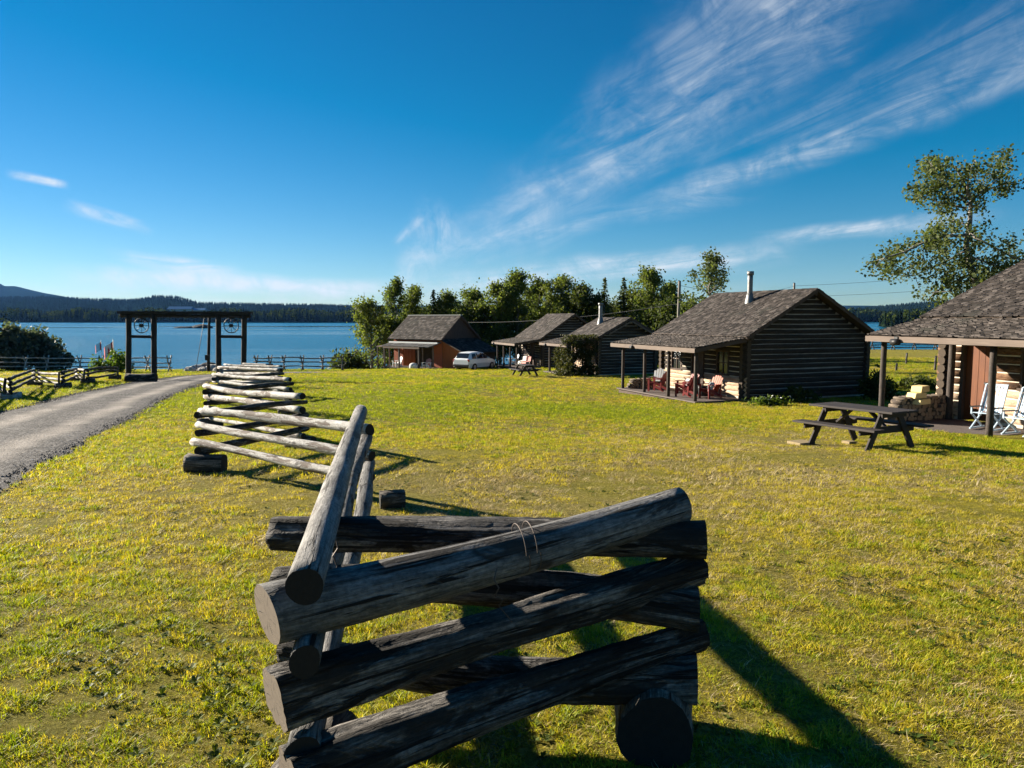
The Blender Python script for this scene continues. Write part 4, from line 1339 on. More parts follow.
for x in (-LB - .38, .38):
    mb.beam((x, -.45, HB - .33), (x, DB / 2, RB - .05), .03, .16); mb.beam((x, DB + .45, HB - .33), (x, DB / 2, RB - .05), .03, .16)
mb.build('barge_board', 'brown_trim', barn)
# porch
mb = MB(); slab_x(mb, -1.75, 2.02, -.04, 2.42, -LB + .15, -.02, .05, 0); shakes_x(mb, -1.77, -.04, 2.02, 2.42, -LB + .1, .0, ex=.2, wmin=.3, wmax=.5)
mb.build('porch_roof', 'barn_porch', barn)
MB().beam((-LB - .05, -.62, 2.37), (.0, -.62, 2.37), .03, .17).build('flashing', 'pale_tin', barn)
MB().beam((-LB + .35, -1.8, 1.93), (-1.2, -1.8, 1.93), .04, .17).build('fascia', 'fascia', barn)
for x in (-LB + .45, -LB + 2.45, -1.35):
    MB().beam((x, -1.7, -.2), (x, -1.7, 1.95), .14, .14).build('porch_post', 'post', barn)
mb = MB(); slab_x(mb, -1.2, 1.95, .6, 2.15, -LB - 1.3, -LB - .02, .06, 0); mb.build('awning', 'fascia', barn)
for y in (-1.05, .5):
    MB().beam((-LB - 1.2, y, -.2), (-LB - 1.2, y, 1.95), .1, .1).build('awning_post', 'post', barn)
mb = MB().box((-LB / 2 - .1, -.9, .02), (LB - .6, 1.7, .1)); mb.build('porch_floor', 'deck', barn)
# lean-to on the right side
WL = 2.5
mb = boards(MB(), (.02, .05, 0), (WL, .05, 0), -.3, 2, ztop=lambda p: 2.72 - p.x * .44); mb.build('wall', 'orange_board', barn)
mb = boards(MB(), (WL, .05, 0), (WL, DB, 0), -.3, 1.6); mb.build('wall', 'brown_trim', barn)
mb = MB(); slab(mb, WL + .5, 1.5, .02, 2.72, -.25, DB + .1, .06, 1); shakes(mb, WL + .52, .02, 1.5, 2.72, -.28, DB + .1, ex=.25, wmin=.15, wmax=.35)
mb.build('lean_to_roof', ['shake', 'soffit'], barn)

# ------------------------------------------------------------------ vine on the small cabin
def cards(n, centers, size, rg, elong=1.6, flat=.0):
    d1 = rg.normal(0, 1, (n, 3)); d1[:, 2] *= (1 - flat); d1 /= np.linalg.norm(d1, axis=1)[:, None]
    d2 = np.cross(d1, rg.normal(0, 1, (n, 3))); d2 /= (np.linalg.norm(d2, axis=1)[:, None] + 1e-9)
    s = size * rg.uniform(.65, 1.35, (n, 1))
    a = d1 * s * elong * .5; b_ = d2 * s * .5
    v = np.stack([centers - a, centers + b_ * .9, centers + a, centers - b_ * .9], 1).reshape(-1, 3)
    return v, np.arange(n * 4).reshape(-1, 4), rg.uniform(0, 1, n)
rg = np.random.default_rng(5)
vine = thing('climbing_vine', 'dense dark climbing vine covering the porch end of the small cabin', 'vine', loc_at(cab3, 0, -.1, 0), TH)
n = 9000
u = rg.uniform(0, 1, n); v_ = rg.uniform(0, 1, n)
xx = -.25 + u * 2.3; zz = 2.75 * v_ ** .95
keep0 = zz < 2.35 + .5 * np.sin(xx * 3.7 + 1) * np.sin(xx * 9.1) - .5 * np.clip(xx - 1.4, 0, 1) + rg.normal(0, .12, n)
yy = -.30 + rg.normal(0, .19, n) - .18 * np.sin(xx * 4) * np.cos(zz * 3)
keep = (np.sin(xx * 5.1 + zz * 2.2) + np.sin(zz * 6.3 - xx) + rg.normal(0, .6, n)) > -.75
keep &= keep0 & (xx < 1.75 + .35 * np.sin(zz * 4.3) + rg.normal(0, .1, n))
c1 = np.stack([xx, yy, zz], 1)[keep]
n2 = 2600
yy2 = rg.uniform(-.3, 1.7, n2); zz2 = 2.5 * rg.uniform(0, 1, n2) ** .8
c2 = np.stack([-.2 + rg.normal(0, .14, n2), yy2, zz2 * (1 - .25 * np.clip(yy2, 0, 1))], 1)
n3 = 900
c3 = np.stack([rg.uniform(-.3, 2.1, n3), rg.uniform(-.5, .9, n3), 2.25 + rg.uniform(0, .45, n3) + .1], 1)
n4 = 500
c4 = np.stack([rg.normal(-.5, .3, n4), rg.normal(-.2, .4, n4), np.abs(rg.normal(0, .25, n4))], 1)
cc = np.concatenate([c1, c2, c3, c4])
vv, ff, rr = cards(len(cc), cc, .10, rg, 1.4)
mesh_np('foliage', vv, ff, 'leaf_vine', rnd=rr, parent=vine)
mb = MB()
for k in range(7):
    x = -.1 + k * .33; p = Vector((x, -.2, -.1))
    for j in range(6):
        q_ = p + Vector((random.uniform(-.12, .12), random.uniform(-.03, .03), .45)); mb.log(p, q_, .018, .014, 6, 1, 0, 0, 0, 0, False); p = q_
mb.build('stem', 'bark_dark', vine)

# ------------------------------------------------------------------ picnic tables
def picnic(loc, rz, label):
    e = thing('picnic_table', label, 'picnic table', loc, rz, 'picnic tables on the lawn')
    L = 1.83
    mb = MB()
    for k in range(5):
        mb.box(((k - 2) * .148, 0, .745 + random.uniform(-.002, .002)), (.14, L + random.uniform(-.01, .01), .04))
    mb.build('table_top', 'table', e, bevel=.005)
    for sg in (-1, 1):
        mb = MB()
        for k in range(2):
            mb.box((sg * (.60 + k * .148), 0, .445), (.14, L, .04))
        mb.build('bench', 'table', e, bevel=.005)
    for yy in (-.62, .62):
        for sg in (-1, 1):
            MB().beam((sg * .24, yy + .022 * sg, .72), (sg * .66, yy + .022 * sg, .0), .04, .13, 0, (1, 0, 0)).build('leg', 'table', e, bevel=.005)
        MB().beam((-.74, yy + .066, .39), (.74, yy + .066, .39), .04, .13).build('crosspiece', 'table', e, bevel=.005)
        MB().beam((-.33, yy - .066, .68), (.33, yy - .066, .68), .04, .09).build('crosspiece', 'table', e, bevel=.005)
        MB().beam((0, yy - math.copysign(.09, yy), .42), (0, yy - math.copysign(.42, yy), .70), .04, .09, 0, (1, 0, 0)).build('brace', 'table', e, bevel=.005)
    return e
tp = Vector((6.83, 13.95, 0))
n1_ = Vector((g(7.3, 14.85) - g(6.7, 14.85), 0, 0))
tz = g(6.83, 13.95) + .0
pt = picnic((tp.x, tp.y, tz), R(26), 'near dark wooden picnic table on the lawn before the right cabin')
pt.scale = (1.02, 1.02, 1.02)
pt.rotation_euler[0] = math.atan(-(g(7, 13.4) - g(7, 14.4))) * .3
p = hit(525, 375.8)
picnic(p, R(22), 'small far dark picnic table on the lawn in front of the farther cabin')
for k, (px, py, lab) in enumerate(((801, 444.5, 'tan paving slab under the left leg of the near picnic table'), (849, 444, 'tan paving slab under the middle of the near picnic table'))):
    p = hit(px, py)
    mb = MB().box((0, 0, .03), (.40 - .2 * k, .36 - .16 * k, .06))
    o = mb.build('paving_slab', 'concrete', loc=p, bevel=.01); o.rotation_euler.z = .4
    tag(o, lab, 'paving slab', 'slabs under the picnic table')

# ------------------------------------------------------------------ porch chairs
def adirondack(loc, rz, label, frame, back, seat=None, group='chairs on the cabin porches'):
    e = thing('porch_chair', label, 'chair', loc, rz, group)
    # faces local -x
    mb = MB()
    for k in range(5):
        mb.box((-.28 + k * .105, 0, .40 - k * .03), (.095, .5, .022))
    mb.build('seat', seat or frame, e)
    mb = MB()
    for k in range(5):
        y = (k - 2) * .105; h = .78 - .045 * abs(k - 2) ** 1.5
        mb.beam((.16, y, .27), (.16 + h * .42, y * 1.15, .27 + h * .9), .095, .022, 0, (1, 0, 0))
    mb.build('backrest', back, e)
    for sg in (-1, 1):
        MB().box((-.05, sg * .31, .58), (.72, .12, .025)).build('armrest', frame, e)
        MB().box((-.33, sg * .27, .285), (.09, .03, .57)).build('leg', frame, e)
        MB().beam((-.36, sg * .24, .38), (.42, sg * .24, .06), .025, .11).build('leg', frame, e)
        MB().beam((.27, sg * .28, .10), (.31, sg * .28, .57), .03, .07).build('leg', frame, e)
    return e
def on(c, x, y, z=None):
    return loc_at(c, x, y, .07 if z is None else z)
adirondack(on(cab4, 1.2, 4.75), TH + R(40), 'pale wooden armchair at the far end of the middle cabin porch', 'fascia', 'white_paint')
adirondack(on(cab4, .75, 4.0), TH + R(-60), 'small dark red armchair with its back to the far pale chair', 'red_paint', 'red_paint')
adirondack(on(cab4, 1.35, 2.55), TH, 'red armchair against the tan logs of the middle cabin', 'red_paint', 'red_paint')
adirondack(on(cab4, .6, 1.55), TH + R(-70), 'narrow red armchair turned sideways near the second porch post', 'red_paint', 'red_paint')
adirondack(on(cab4, 1.25, .75), TH + R(8), 'wide armchair with orange red back nearest the dark gable of the middle cabin', 'red_paint', 'orange_paint')
def cushion(loc, rz, sz, mt, label, tilt=R(20)):
    mb = MB(); seg = 8
    for i in range(seg + 1):
        for j in range(seg + 1):
            a, b_ = i / seg * 2 - 1, j / seg * 2 - 1
            mb.v.append(Vector((0, a * sz / 2 * (1 - .08 * b_ * b_), b_ * sz / 2 * (1 - .08 * a * a))))
    n = len(mb.v)
    top = []
    for i in range(seg + 1):
        for j in range(seg + 1):
            a, b_ = i / seg * 2 - 1, j / seg * 2 - 1
            k = .075 * (1 - a ** 4) ** .5 * (1 - b_ ** 4) ** .5
            mb.v[i * (seg + 1) + j].x = k; mb.v.append(Vector((-k, mb.v[i * (seg + 1) + j].y, mb.v[i * (seg + 1) + j].z)))
    for i in range(seg):
        for j in range(seg):
            a = i * (seg + 1) + j; b_ = a + 1; c = a + seg + 2; d = a + seg + 1
            mb.face([a, d, c, b_], None, 0, 0, True); mb.face([n + a, n + b_, n + c, n + d], None, 0, 0, True)
    o = mb.build('cushion', mt, loc=loc); o.rotation_euler = (0, tilt, rz)
    return tag(o, label, 'cushion')
cushion(on(cab4, 1.3, .78, .58), TH, .36, 'white_cloth', 'white cushion on the orange backed porch armchair')
cushion(on(cab4, 1.4, 2.57, .58), TH, .36, 'white_cloth', 'white cushion on the red armchair against the tan logs')
# dark round grill-like tub beside the chairs
mb = MB().log((0, 0, 0), (0, 0, .42), .2, .24, 16, .1, 0); mb.ring((0, 0, .42), .235, .02, Matrix.Rotation(R(90), 3, 'X'), 18, 6)
tag(mb.build('planter_tub', 'black', loc=on(cab4, 1.55, 1.65)), 'round dark tub between red chairs on the middle cabin porch', 'tub')

# firewood
def fw_pile(c, n, L, spread, group, label, x0, y0, along='y', rows=4, r=.085):
    k = 0; proto = None
    for row in range(rows):
        cnt = n - row
        for j in range(cnt):
            y = y0 + (j + row * .5) * (r * 1.95) + random.uniform(-.01, .01)
            z = .07 + r * .9 + row * r * 1.7
            if proto is None:
                mb = MB().log((-L / 2, 0, 0), (L / 2, 0, 0), r, r * .93, 9, .2, .1)
                proto = mb.build('firewood_log', ['firewood', 'split_end'])
                o = proto
            else:
                o = proto.copy(); COL.objects.link(o)
            if along == 'y':
                o.location = loc_at(c, x0 + random.uniform(-.04, .04), y, z); o.rotation_euler = (random.uniform(0, 6), 0, TH + random.uniform(-.06, .06))
            else:
                o.location = loc_at(c, y, x0 + random.uniform(-.04, .04), z); o.rotation_euler = (random.uniform(0, 6), 0, TH + R(90) + random.uniform(-.06, .06))
            s_ = random.uniform(.7, 1.15); o.scale = (random.uniform(.9, 1.1), s_, s_)
            tag(o, label, 'firewood', group)
fw_pile(cab5, 17, .38, 0, 'firewood stacked at the far end of the near cabin porch', 'short dark firewood log in the stack at the end of the near cabin porch', 5.85, .2, 'x', rows=6, r=.06)
fw_pile(cab4, 11, .38, 0, 'firewood stacked at the far end of the middle cabin porch', 'short firewood log stacked at the far end of the middle cabin porch', 5.75, .25, 'x', rows=4, r=.065)
fw_pile(cab3, 5, .38, 0, 'firewood stacked on the small cabin porch', 'short firewood log stacked beside the vine on the small cabin porch', 2.3, .6, 'x', rows=3, r=.09)
for k, (a, b_, z, rz, s_, lab) in enumerate(((.98, 5.72, .86, .1, (.34, .3, .17), 'fresh yellow split block topmost on the dark firewood stack'), (.82, 5.68, .70, -.1, (.38, .3, .15), 'fresh yellow split block in the middle of the three on the firewood stack'), (.88, 5.6, .545, .05, (.42, .28, .15), 'fresh yellow split block lowest of the three on the firewood stack'))):
    mb = MB().prism([(-s_[0] / 2, -s_[2] / 2), (s_[0] / 2, -s_[2] / 2 * .9), (s_[0] / 2 * .9, s_[2] / 2), (-s_[0] / 2 * .8, s_[2] / 2 * .85)], -s_[1] / 2, s_[1] / 2)
    o = mb.build('split_block', 'split_wood', loc=loc_at(cab5, a, b_, z + .03), bevel=.012); o.rotation_euler.z = TH + rz
    tag(o, lab, 'firewood', 'fresh split blocks on the firewood stack')

# folding chairs on the near porch
def deck_chair(loc, rz, label, mt):
    e = thing('folding_chair', label, 'chair', loc, rz, 'pale slatted folding chairs')
    for sg in (-1, 1):
        y = sg * .27
        MB().beam((-.3, y, .02), (.28, y, .44), .03, .045).build('leg', mt, e)
        MB().beam((.32, y, .02), (-.3, y, .44), .03, .045).build('leg', mt, e)
        MB().beam((-.34, y, .025), (.42, y, .025), .035, .04).build('runner', mt, e)
        MB().beam((-.34, y, .62), (.22, y, .60), .07, .03).build('armrest', 'black', e)
        MB().beam((-.3, y, .44), (-.3, y, .61), .03, .035).build('arm_support', mt, e)
        MB().beam((.1, y, .36), (.42, y, 1.2), .03, .045).build('back_post', mt, e)
    mb = MB()
    for k in range(7):
        mb.box((-.28 + k * .09, 0, .46 - k * .008), (.065, .54, .018))
    mb.build('seat', mt, e)
    mb = MB()
    for k in range(6):
        y = (k - 2.5) * .085
        mb.beam((.17, y, .46), (.44, y, 1.17), .06, .016, 0, (1, 0, 0))
    mb.beam((.445, -.28, 1.19), (.445, .28, 1.19), .03, .06); mb.beam((.2, -.26, .5), (.2, .26, .5), .03, .05)
    mb.build('backrest', mt, e)
    e.scale = (.88, .88, .88)
    return e
deck_chair(on(cab5, 1.15, 3.95), TH + R(10), 'pale folding armchair with dark arms beside the orange door', 'blue_paint')
deck_chair(on(cab5, 1.05, 3.05), TH + R(2), 'pale folding armchair behind the second porch post at the right edge', 'blue_paint')
deck_chair(on(cab5, 1.1, 2.15), TH + R(-4), 'pale folding armchair farthest right past the frame edge', 'blue_paint')
# stuff on the farther porches
adirondack(on(cab2, 1.2, 3.9), TH, 'pale armchair on the porch of the farther gabled cabin', 'white_paint', 'white_paint')
def bench(c, x, y, label):
    e = thing('bench', label, 'bench', on(c, x, y), TH)
    MB().box((0, 0, .44), (.42, 1.9, .05)).build('seat', 'brown_trim', e)
    MB().beam((.22, 0, .5), (.3, 0, .5), .01, .01)
    mb = MB()
    for k in range(3): mb.box((.24 + k * .02, 0, .56 + k * .14), (.03, 1.9, .1))
    mb.build('backrest', 'brown_trim', e)
    for yy in (-.85, .85):
        for xx in (-.17, .2): MB().box((xx, yy, .21), (.06, .06, .42)).build('leg', 'brown_trim', e)
    return e
bench(cab2, 1.3, 1.6, 'dark bench with draped cloths on the porch of the farther cabin')
def drape(loc, label, mt, wdt):
    mb = MB(); n = 9
    prof = [(-.27, .12), (-.25, .3), (-.22, .43), (0, .475), (.2, .49), (.23, .7), (.27, .93), (.32, .7)]
    for th in (0, .012):
        for a, z in prof:
            for i in range(n):
                y = (i / (n - 1) - .5) * wdt
                mb.v.append(Vector((a - .012 * math.sin(i * 2.1) - th * .7, y, z + .015 * math.sin(i * 1.7 + a * 9) + th)))
    K_ = len(prof) * n
    for j in range(len(prof) - 1):
        for i in range(n - 1):
            a = j * n + i
            mb.face([a, a + 1, a + n + 1, a + n], None, 0, 0, True); mb.face([K_ + a, K_ + a + n, K_ + a + n + 1, K_ + a + 1], None, 0, 0, True)
    o = mb.build('draped_cloth', mt, loc=loc); o.rotation_euler.z = TH
    tag(o, label, 'cloth')
drape(on(cab2, 1.3, 1.15), 'faded pink cloth draped over the far porch bench', 'pink_cloth', .95)
drape(on(cab2, 1.3, 2.1), 'white cloth draped over the far porch bench', 'white_cloth', .75)
adirondack(on(cab3, 1.2, 2.9), TH + R(15), 'worn wooden armchair on the small cabin porch', 'fascia', 'fascia')
# by the barn
def bl(x, y, z=0): return loc_at(barn, x, y, z)
adirondack(bl(-4.55, -1.35, .05) , ph + R(80), 'white armchair at the left of the red barn porch', 'white_paint', 'white_paint')
adirondack(bl(-.75, -1.3, .0), ph + R(100), 'pale armchair beside the white car at the barn porch', 'white_paint', 'pink_cloth')
mb = MB(); seg = 16
for j, (r_, z) in enumerate(((.36, 0), (.4, .05), (.4, .3), (.34, .44), (.2, .52), (.05, .55))):
    for i in range(seg): mb.v.append(Vector((r_ * math.cos(6.2832 * i / seg), r_ * math.sin(6.2832 * i / seg), z)))
for j in range(5):
    for i in range(seg):
        i2 = (i + 1) % seg; mb.face([j * seg + i, j * seg + i2, (j + 1) * seg + i2, (j + 1) * seg + i], None, 0, 0, True)
mb.face([5 * seg + i for i in range(seg)])
tag(mb.build('tub', 'white_cloth', loc=bl(-1.75, -2.0, .02)), 'pale domed tub in front of the red barn porch', 'tub')

# ------------------------------------------------------------------ white car
carp = hit(475.5, 367.5)
cY = 62.5
carx = (475 - 512) / F * cY
car = thing('parked_car', 'white hatchback car parked on the grass beside the red barn', 'car', (carx, cY, g(carx, cY) + .0), R(58))
# local +x is forward
def car_section(x, w_, zb, zs, zt, wt):
    return [Vector((x, -w_ * .92, zb)), Vector((x, -w_, (zb + zs) / 2)), Vector((x, -w_ * .97, zs)), Vector((x, -wt, zt)), Vector((x, 0, zt + .02)), Vector((x, wt, zt)), Vector((x, w_ * .97, zs)), Vector((x, w_, (zb + zs) / 2)), Vector((x, w_ * .92, zb))]
secs = [(-2.1, .74, .45, .85, .9, .66), (-2.04, .84, .3, .98, 1.02, .72), (-1.9, .87, .26, 1.0, 1.1, .7), (-1.62, .88, .25, 1.0, 1.5, .58), (-1.2, .88, .25, 1.0, 1.56, .6), (-.3, .88, .25, .98, 1.58, .61), (.3, .88, .25, .97, 1.5, .6), (.62, .88, .25, .96, 1.32, .63), (1.05, .88, .25, .95, 1.02, .72), (1.6, .87, .26, .87, .91, .72), (1.95, .82, .28, .76, .8, .68), (2.12, .68, .36, .6, .66, .58)]
mb = MB()
for s_ in secs: mb.v += car_section(*s_)
for i in range(len(secs) - 1):
    for k in range(8):
        a = i * 9 + k
        mb.face([a, a + 1, a + 10, a + 9], None, 0, 0, False)
    mb.face([i * 9, i * 9 + 9, i * 9 + 17, i * 9 + 8], None, 1)
mb.face([k for k in range(9)]); mb.face([(len(secs) - 1) * 9 + k for k in reversed(range(9))])
bd = mb.build('body', ['car_paint', 'black'], car, bevel=.03)
mb = MB()
def side_quad(mb, pts, s_):
    out = []
    for x, z in pts:
        y = np.interp(z, [.97, 1.55], [.875, .605]) + .008
        out.append(Vector((x, s_ * y, z)))
    o = len(mb.v)
    mb.v += out; mb.v += [p - Vector((0, s_ * .03, 0)) for p in out]
    n = len(out)
    mb.face(list(range(o, o + n)) if s_ < 0 else list(reversed(range(o, o + n))))
    for i in range(n):
        j = (i + 1) % n; mb.face([o + i, o + j, o + n + j, o + n + i])
for s_ in (-1, 1):
    mb = MB(); side_quad(mb, [(-1.62, 1.04), (-.95, 1.03), (-.95, 1.46), (-1.42, 1.44)], s_); mb.build('side_window', 'glass', car)
    mb = MB(); side_quad(mb, [(-.88, 1.03), (.0, 1.02), (.0, 1.48), (-.88, 1.47)], s_); mb.build('side_window', 'glass', car)
    mb = MB(); side_quad(mb, [(.07, 1.02), (.86, 1.01), (.42, 1.38), (.07, 1.46)], s_); mb.build('side_window', 'glass', car)
    MB().box((-2.03, s_ * .74, .88), (.12, .2, .22)).build('tail_light', 'tail', car, bevel=.02)
    MB().box((1.98, s_ * .62, .66), (.16, .24, .12)).build('headlight', 'metal', car, bevel=.02)
    MB().box((.62, s_ * .97, 1.04), (.12, .18, .12)).build('mirror', 'car_paint', car, bevel=.02)
mb = MB(); mb.beam((-1.93, 0, 1.08), (-1.62, 0, 1.47), 1.2, .03, 0, (1, 0, 0)); mb.v = [p + Vector((-.03, 0, .015)) for p in mb.v]; mb.build('rear_window', 'glass', car)
mb = MB(); mb.beam((1.0, 0, 1.05), (.38, 0, 1.47), 1.2, .03, 0, (1, 0, 0)); mb.v = [p + Vector((.03, 0, .02)) for p in mb.v]; mb.build('windscreen', 'glass', car)
MB().box((-2.1, 0, .48), (.1, 1.6, .18)).build('bumper', 'black', car, bevel=.03)
MB().box((2.08, 0, .42), (.12, 1.4, .16)).build('bumper', 'black', car, bevel=.03)
for x in (-1.3, 1.32):
    for s_ in (-1, 1):
        wl = MB().log((x, s_ * .70, .32), (x, s_ * .9, .32), .32, .32, 20, .2, 0).build('wheel', ['tyre', 'tyre'], car)
        MB().log((x, s_ * .85, .32), (x, s_ * .912, .32), .2, .19, 16, .2, 0).build('rim', ['rim', 'rim'], wl)

# ------------------------------------------------------------------ utility poles and wires
def upole(px, Y, pyt, label, r=.14, arm=False):
    p = gp(px, Y)
    e = thing('utility_pole', label, 'utility pole', p)
    top = P(px, pyt, Y).z - p.z
    MB().log((0, 0, -.4), (0.05, 0, top), r, r * .75, 12, 1, .02).build('pole_shaft', ['utility', 'rail_end'], e)
    MB().log((0, 0, top - .02), (0.0, 0, top + .05), r * .6, r * .4, 10, .2, 0).build('pole_cap', 'black', e)
    MB().log((.12, 0, top - .5), (.12, 0, top - .3), .05, .05, 8, .2, 0).build('insulator', 'metal', e)
    return p + Vector((.1, 0, top - .35))
w0 = upole(677.5, 57, 281, 'pale utility pole standing between the small cabin and the middle cabin', .15)
w1 = upole(791.5, 88, 283, 'dark utility pole top showing above the middle cabin ridge', .17)
w2 = Vector((40, 62, 6.2))
def cable(a, b, sag, name, label):
    mb = MB(); n = 24; pts = []
    for i in range(n + 1):
        f_ = i / n
        pts.append(a.lerp(b, f_) - Vector((0, 0, sag * 4 * f_ * (1 - f_))))
    for p, q in zip(pts[:-1], pts[1:]): mb.log(p - a, q - a, .016, .016, 5, 50, 0, 0, 0, 0, False)
    tag(mb.build(name, 'black', loc=a), label, 'cable', 'overhead cables')
cable(w1, P(1300, 228, 70), .9, 'overhead_cable', 'upper overhead cable running right from the dark pole top')
cable(w1 - Vector((0, 0, 1.3)), P(1300, 246, 66), .9, 'overhead_cable', 'lower overhead cable running right behind the big aspen')
cable(w0, w1, .7, 'overhead_cable', 'overhead cable between the pale pole and the dark pole')
cable(w0 - Vector((0, 0, 1.4)), P(455, 322, 78), .5, 'overhead_cable', 'overhead cable crossing the trees towards the red barn')

# ------------------------------------------------------------------ trees
def limb_mesh(paths, mats, name, parent):
    mb = MB()
    for pts, r0, r1 in paths:
        n = len(pts)
        for i in range(n - 1):
            a = r0 + (r1 - r0) * i / (n - 1); b = r0 + (r1 - r0) * (i + 1) / (n - 1)
            mb.log(pts[i], pts[i + 1], a, b, 9 if r0 > .05 else 6, .4, .04, 0, 0, 0, False)
    return mb.build(name, mats, parent)

def crown_from(centers, per, spread, size, leaf, rg, parent, elong=1.3, name='crown'):
    C = np.repeat(np.asarray(centers), per, 0)
    sp_ = np.repeat(np.broadcast_to(np.asarray(spread, float).reshape(-1, 1) if np.ndim(spread) else np.full((len(centers), 1), spread), (len(centers), 1)), per, 0)
    C = C + rg.normal(0, 1, C.shape) * sp_
    v, f, r = cards(len(C), C, size, rg, elong)
    return mesh_np(name, v, f, leaf, rnd=r, parent=parent)

def poplar(seed, H, wid, label, loc, leaf='leaf_poplar', bark='bark_aspen', nl=26, per=90, size=.24, low=.12, group='trees behind the cabins', gap=.5, name='leafy_tree', spread=.42, upr=(.35, 1.0)):
    rg = np.random.default_rng(seed); rd_ = random.Random(seed)
    e = thing(name, label, 'tree', loc, rd_.uniform(0, 6), group)
    tp_ = [Vector((0, 0, -.3))]
    for k in range(8):
        tp_.append(Vector((rd_.uniform(-.12, .12) * (k + 1) * .5, rd_.uniform(-.12, .12) * (k + 1) * .5, H * .98 * (k + 1) / 8)))
    paths = [(tp_, .02 * H + .02, .015)]
    cs = []; sps = []
    for i in range(nl):
        f_ = low + (1 - low) * (i + rd_.random()) / nl
        p = tp_[min(7, int(f_ * 8))].lerp(tp_[min(8, int(f_ * 8) + 1)], f_ * 8 - int(f_ * 8))
        L = wid * .5 * (math.sin(math.pi * min(1, (f_ * .86 + .14))) ** .7) * rd_.uniform(.45, 1.25)
        an = rd_.uniform(0, 6.283) + i * 2.4
        up = rd_.uniform(*upr)
        q = p + Vector((math.cos(an) * L, math.sin(an) * L, L * up))
        mid_ = p.lerp(q, .5) + Vector((0, 0, -.06 * L))
        paths.append(([p, mid_, q], .028 * L + .012, .008))
        for t in (.45, .75, 1.0):
            if rd_.random() < gap + .35 * t:
                c = p.lerp(q, t); cs.append((c.x + rd_.uniform(-.15, .15), c.y + rd_.uniform(-.15, .15), c.z)); sps.append(spread * rd_.uniform(.55, 1.1))
    cs.append(tuple(tp_[-1])); sps.append(.25)
    limb_mesh(paths, bark, 'trunk', e)
    crown_from(cs, per, np.array(sps), size, leaf, rg, e)
    return e

def spruce(seed, H, wid, label, loc, group='trees behind the cabins'):
    rg = np.random.default_rng(seed); rd_ = random.Random(seed)
    e = thing('spruce_tree', label, 'tree', loc, rd_.uniform(0, 6), group)
    limb_mesh([([Vector((0, 0, -.3)), Vector((.05, 0, H * .5)), Vector((0, 0, H))], .018 * H + .03, .015)], 'bark_dark', 'trunk', e)
    cs = []; d = []
    nw = int(H * 5)
    for i in range(nw):
        f_ = i / nw; z = H * (.06 + .94 * f_)
        R_ = wid * .5 * (1 - f_) ** .85 * rd_.uniform(.75, 1.15) + .06
        for k in range(7):
            a = rd_.uniform(0, 6.283); Lb = R_ * rd_.uniform(.6, 1.1)
            m_ = max(3, int(Lb * 9))
            for j in range(m_):
                t = (j + .6) / m_
                cs.append((math.cos(a) * Lb * t, math.sin(a) * Lb * t, z - .28 * Lb * t + .1 * Lb * t * t)); d.append((math.cos(a), math.sin(a), -.2))
    cs = np.array(cs) + rg.normal(0, .05, (len(cs), 3)); d = np.array(d)
    n = len(cs)
    d = d + rg.normal(0, .45, d.shape); d /= np.linalg.norm(d, axis=1)[:, None]
    d2 = np.cross(d, rg.normal(0, 1, d.shape)); d2 /= np.linalg.norm(d2, axis=1)[:, None]
    s = rg.uniform(.16, .30, (n, 1))
    v = np.stack([cs - d * s * .6, cs + d2 * s * .28, cs + d * s * .7, cs - d2 * s * .28], 1).reshape(-1, 3)
    mesh_np('crown', v, np.arange(n * 4).reshape(-1, 4), 'needle', rnd=rg.uniform(0, 1, n), parent=e)
    return e

def treeH(px, pyt, Y):
    p = gp(px, Y)
    return p, P(px, pyt, Y).z - p.z

TREES = [  # kind, px, py top, Y, width(px), label
    ('p', 371, 304, 80, 40, 'broad light green tree left of the red barn'),
    ('p', 398, 279, 84, 26, 'tall slim poplar above the left end of the barn roof'),
    ('p', 416, 287, 86, 24, 'rounded poplar above the middle of the barn roof'),
    ('s', 434, 289, 85, 24, 'pointed spruce above the barn ridge'),
    ('p', 450, 294, 86, 24, 'ragged poplar above the right end of the barn roof'),
    ('p', 474, 293, 82, 30, 'loose topped poplar directly above the white car'),
    ('d', 455, 312, 90, 46, 'dark bushy tree behind the barn gable'),
    ('d', 486, 312, 80, 40, 'dark full tree between the barn and the farther cabin'),
    ('p', 500, 288, 79, 30, 'poplar left of the pale bare stem'),
    ('p', 517, 275, 80, 24, 'tallest thin poplar above the farther cabin porch'),
    ('p', 537, 283, 84, 36, 'wide light poplar left of the farther cabin ridge'),
    ('p', 561, 281, 82, 38, 'wide poplar above the ridge of the farther cabin'),
    ('d', 583, 291, 80, 30, 'dark tree rising between the two farther cabins'),
    ('s', 604, 277, 78, 26, 'pointed spruce right behind the small cabin stovepipe'),
    ('s', 623, 277, 80, 28, 'twin pointed spruce right of the stovepipe'),
    ('d', 637, 296, 82, 34, 'dark full tree behind the small cabin gable'),
    ('p', 652, 273, 77, 32, 'tall ragged poplar left of the pale utility pole'),
    ('p', 670, 287, 80, 24, 'small poplar behind the pale utility pole'),
    ('d', 661, 312, 72, 40, 'low dark tree beside the middle cabin far end'),
    ('d', 600, 312, 86, 50, 'dark low tree filling the gap behind the small cabin'),
    ('d', 548, 316, 88, 50, 'dark low tree filling the gap behind the farther cabin'),
    ('d', 520, 318, 87, 44, 'dark low tree behind the farther cabin porch'),
    ('p', 384, 318, 84, 26, 'light green sapling against the barn left wall'),
    ('d', 430, 312, 92, 50, 'dark tree mass behind the barn roof'),
    ('p', 690, 308, 66, 20, 'small green tree just right of the pale utility pole'),
    ('d', 700, 322, 70, 34, 'dark low tree behind the middle cabin roof'),
]
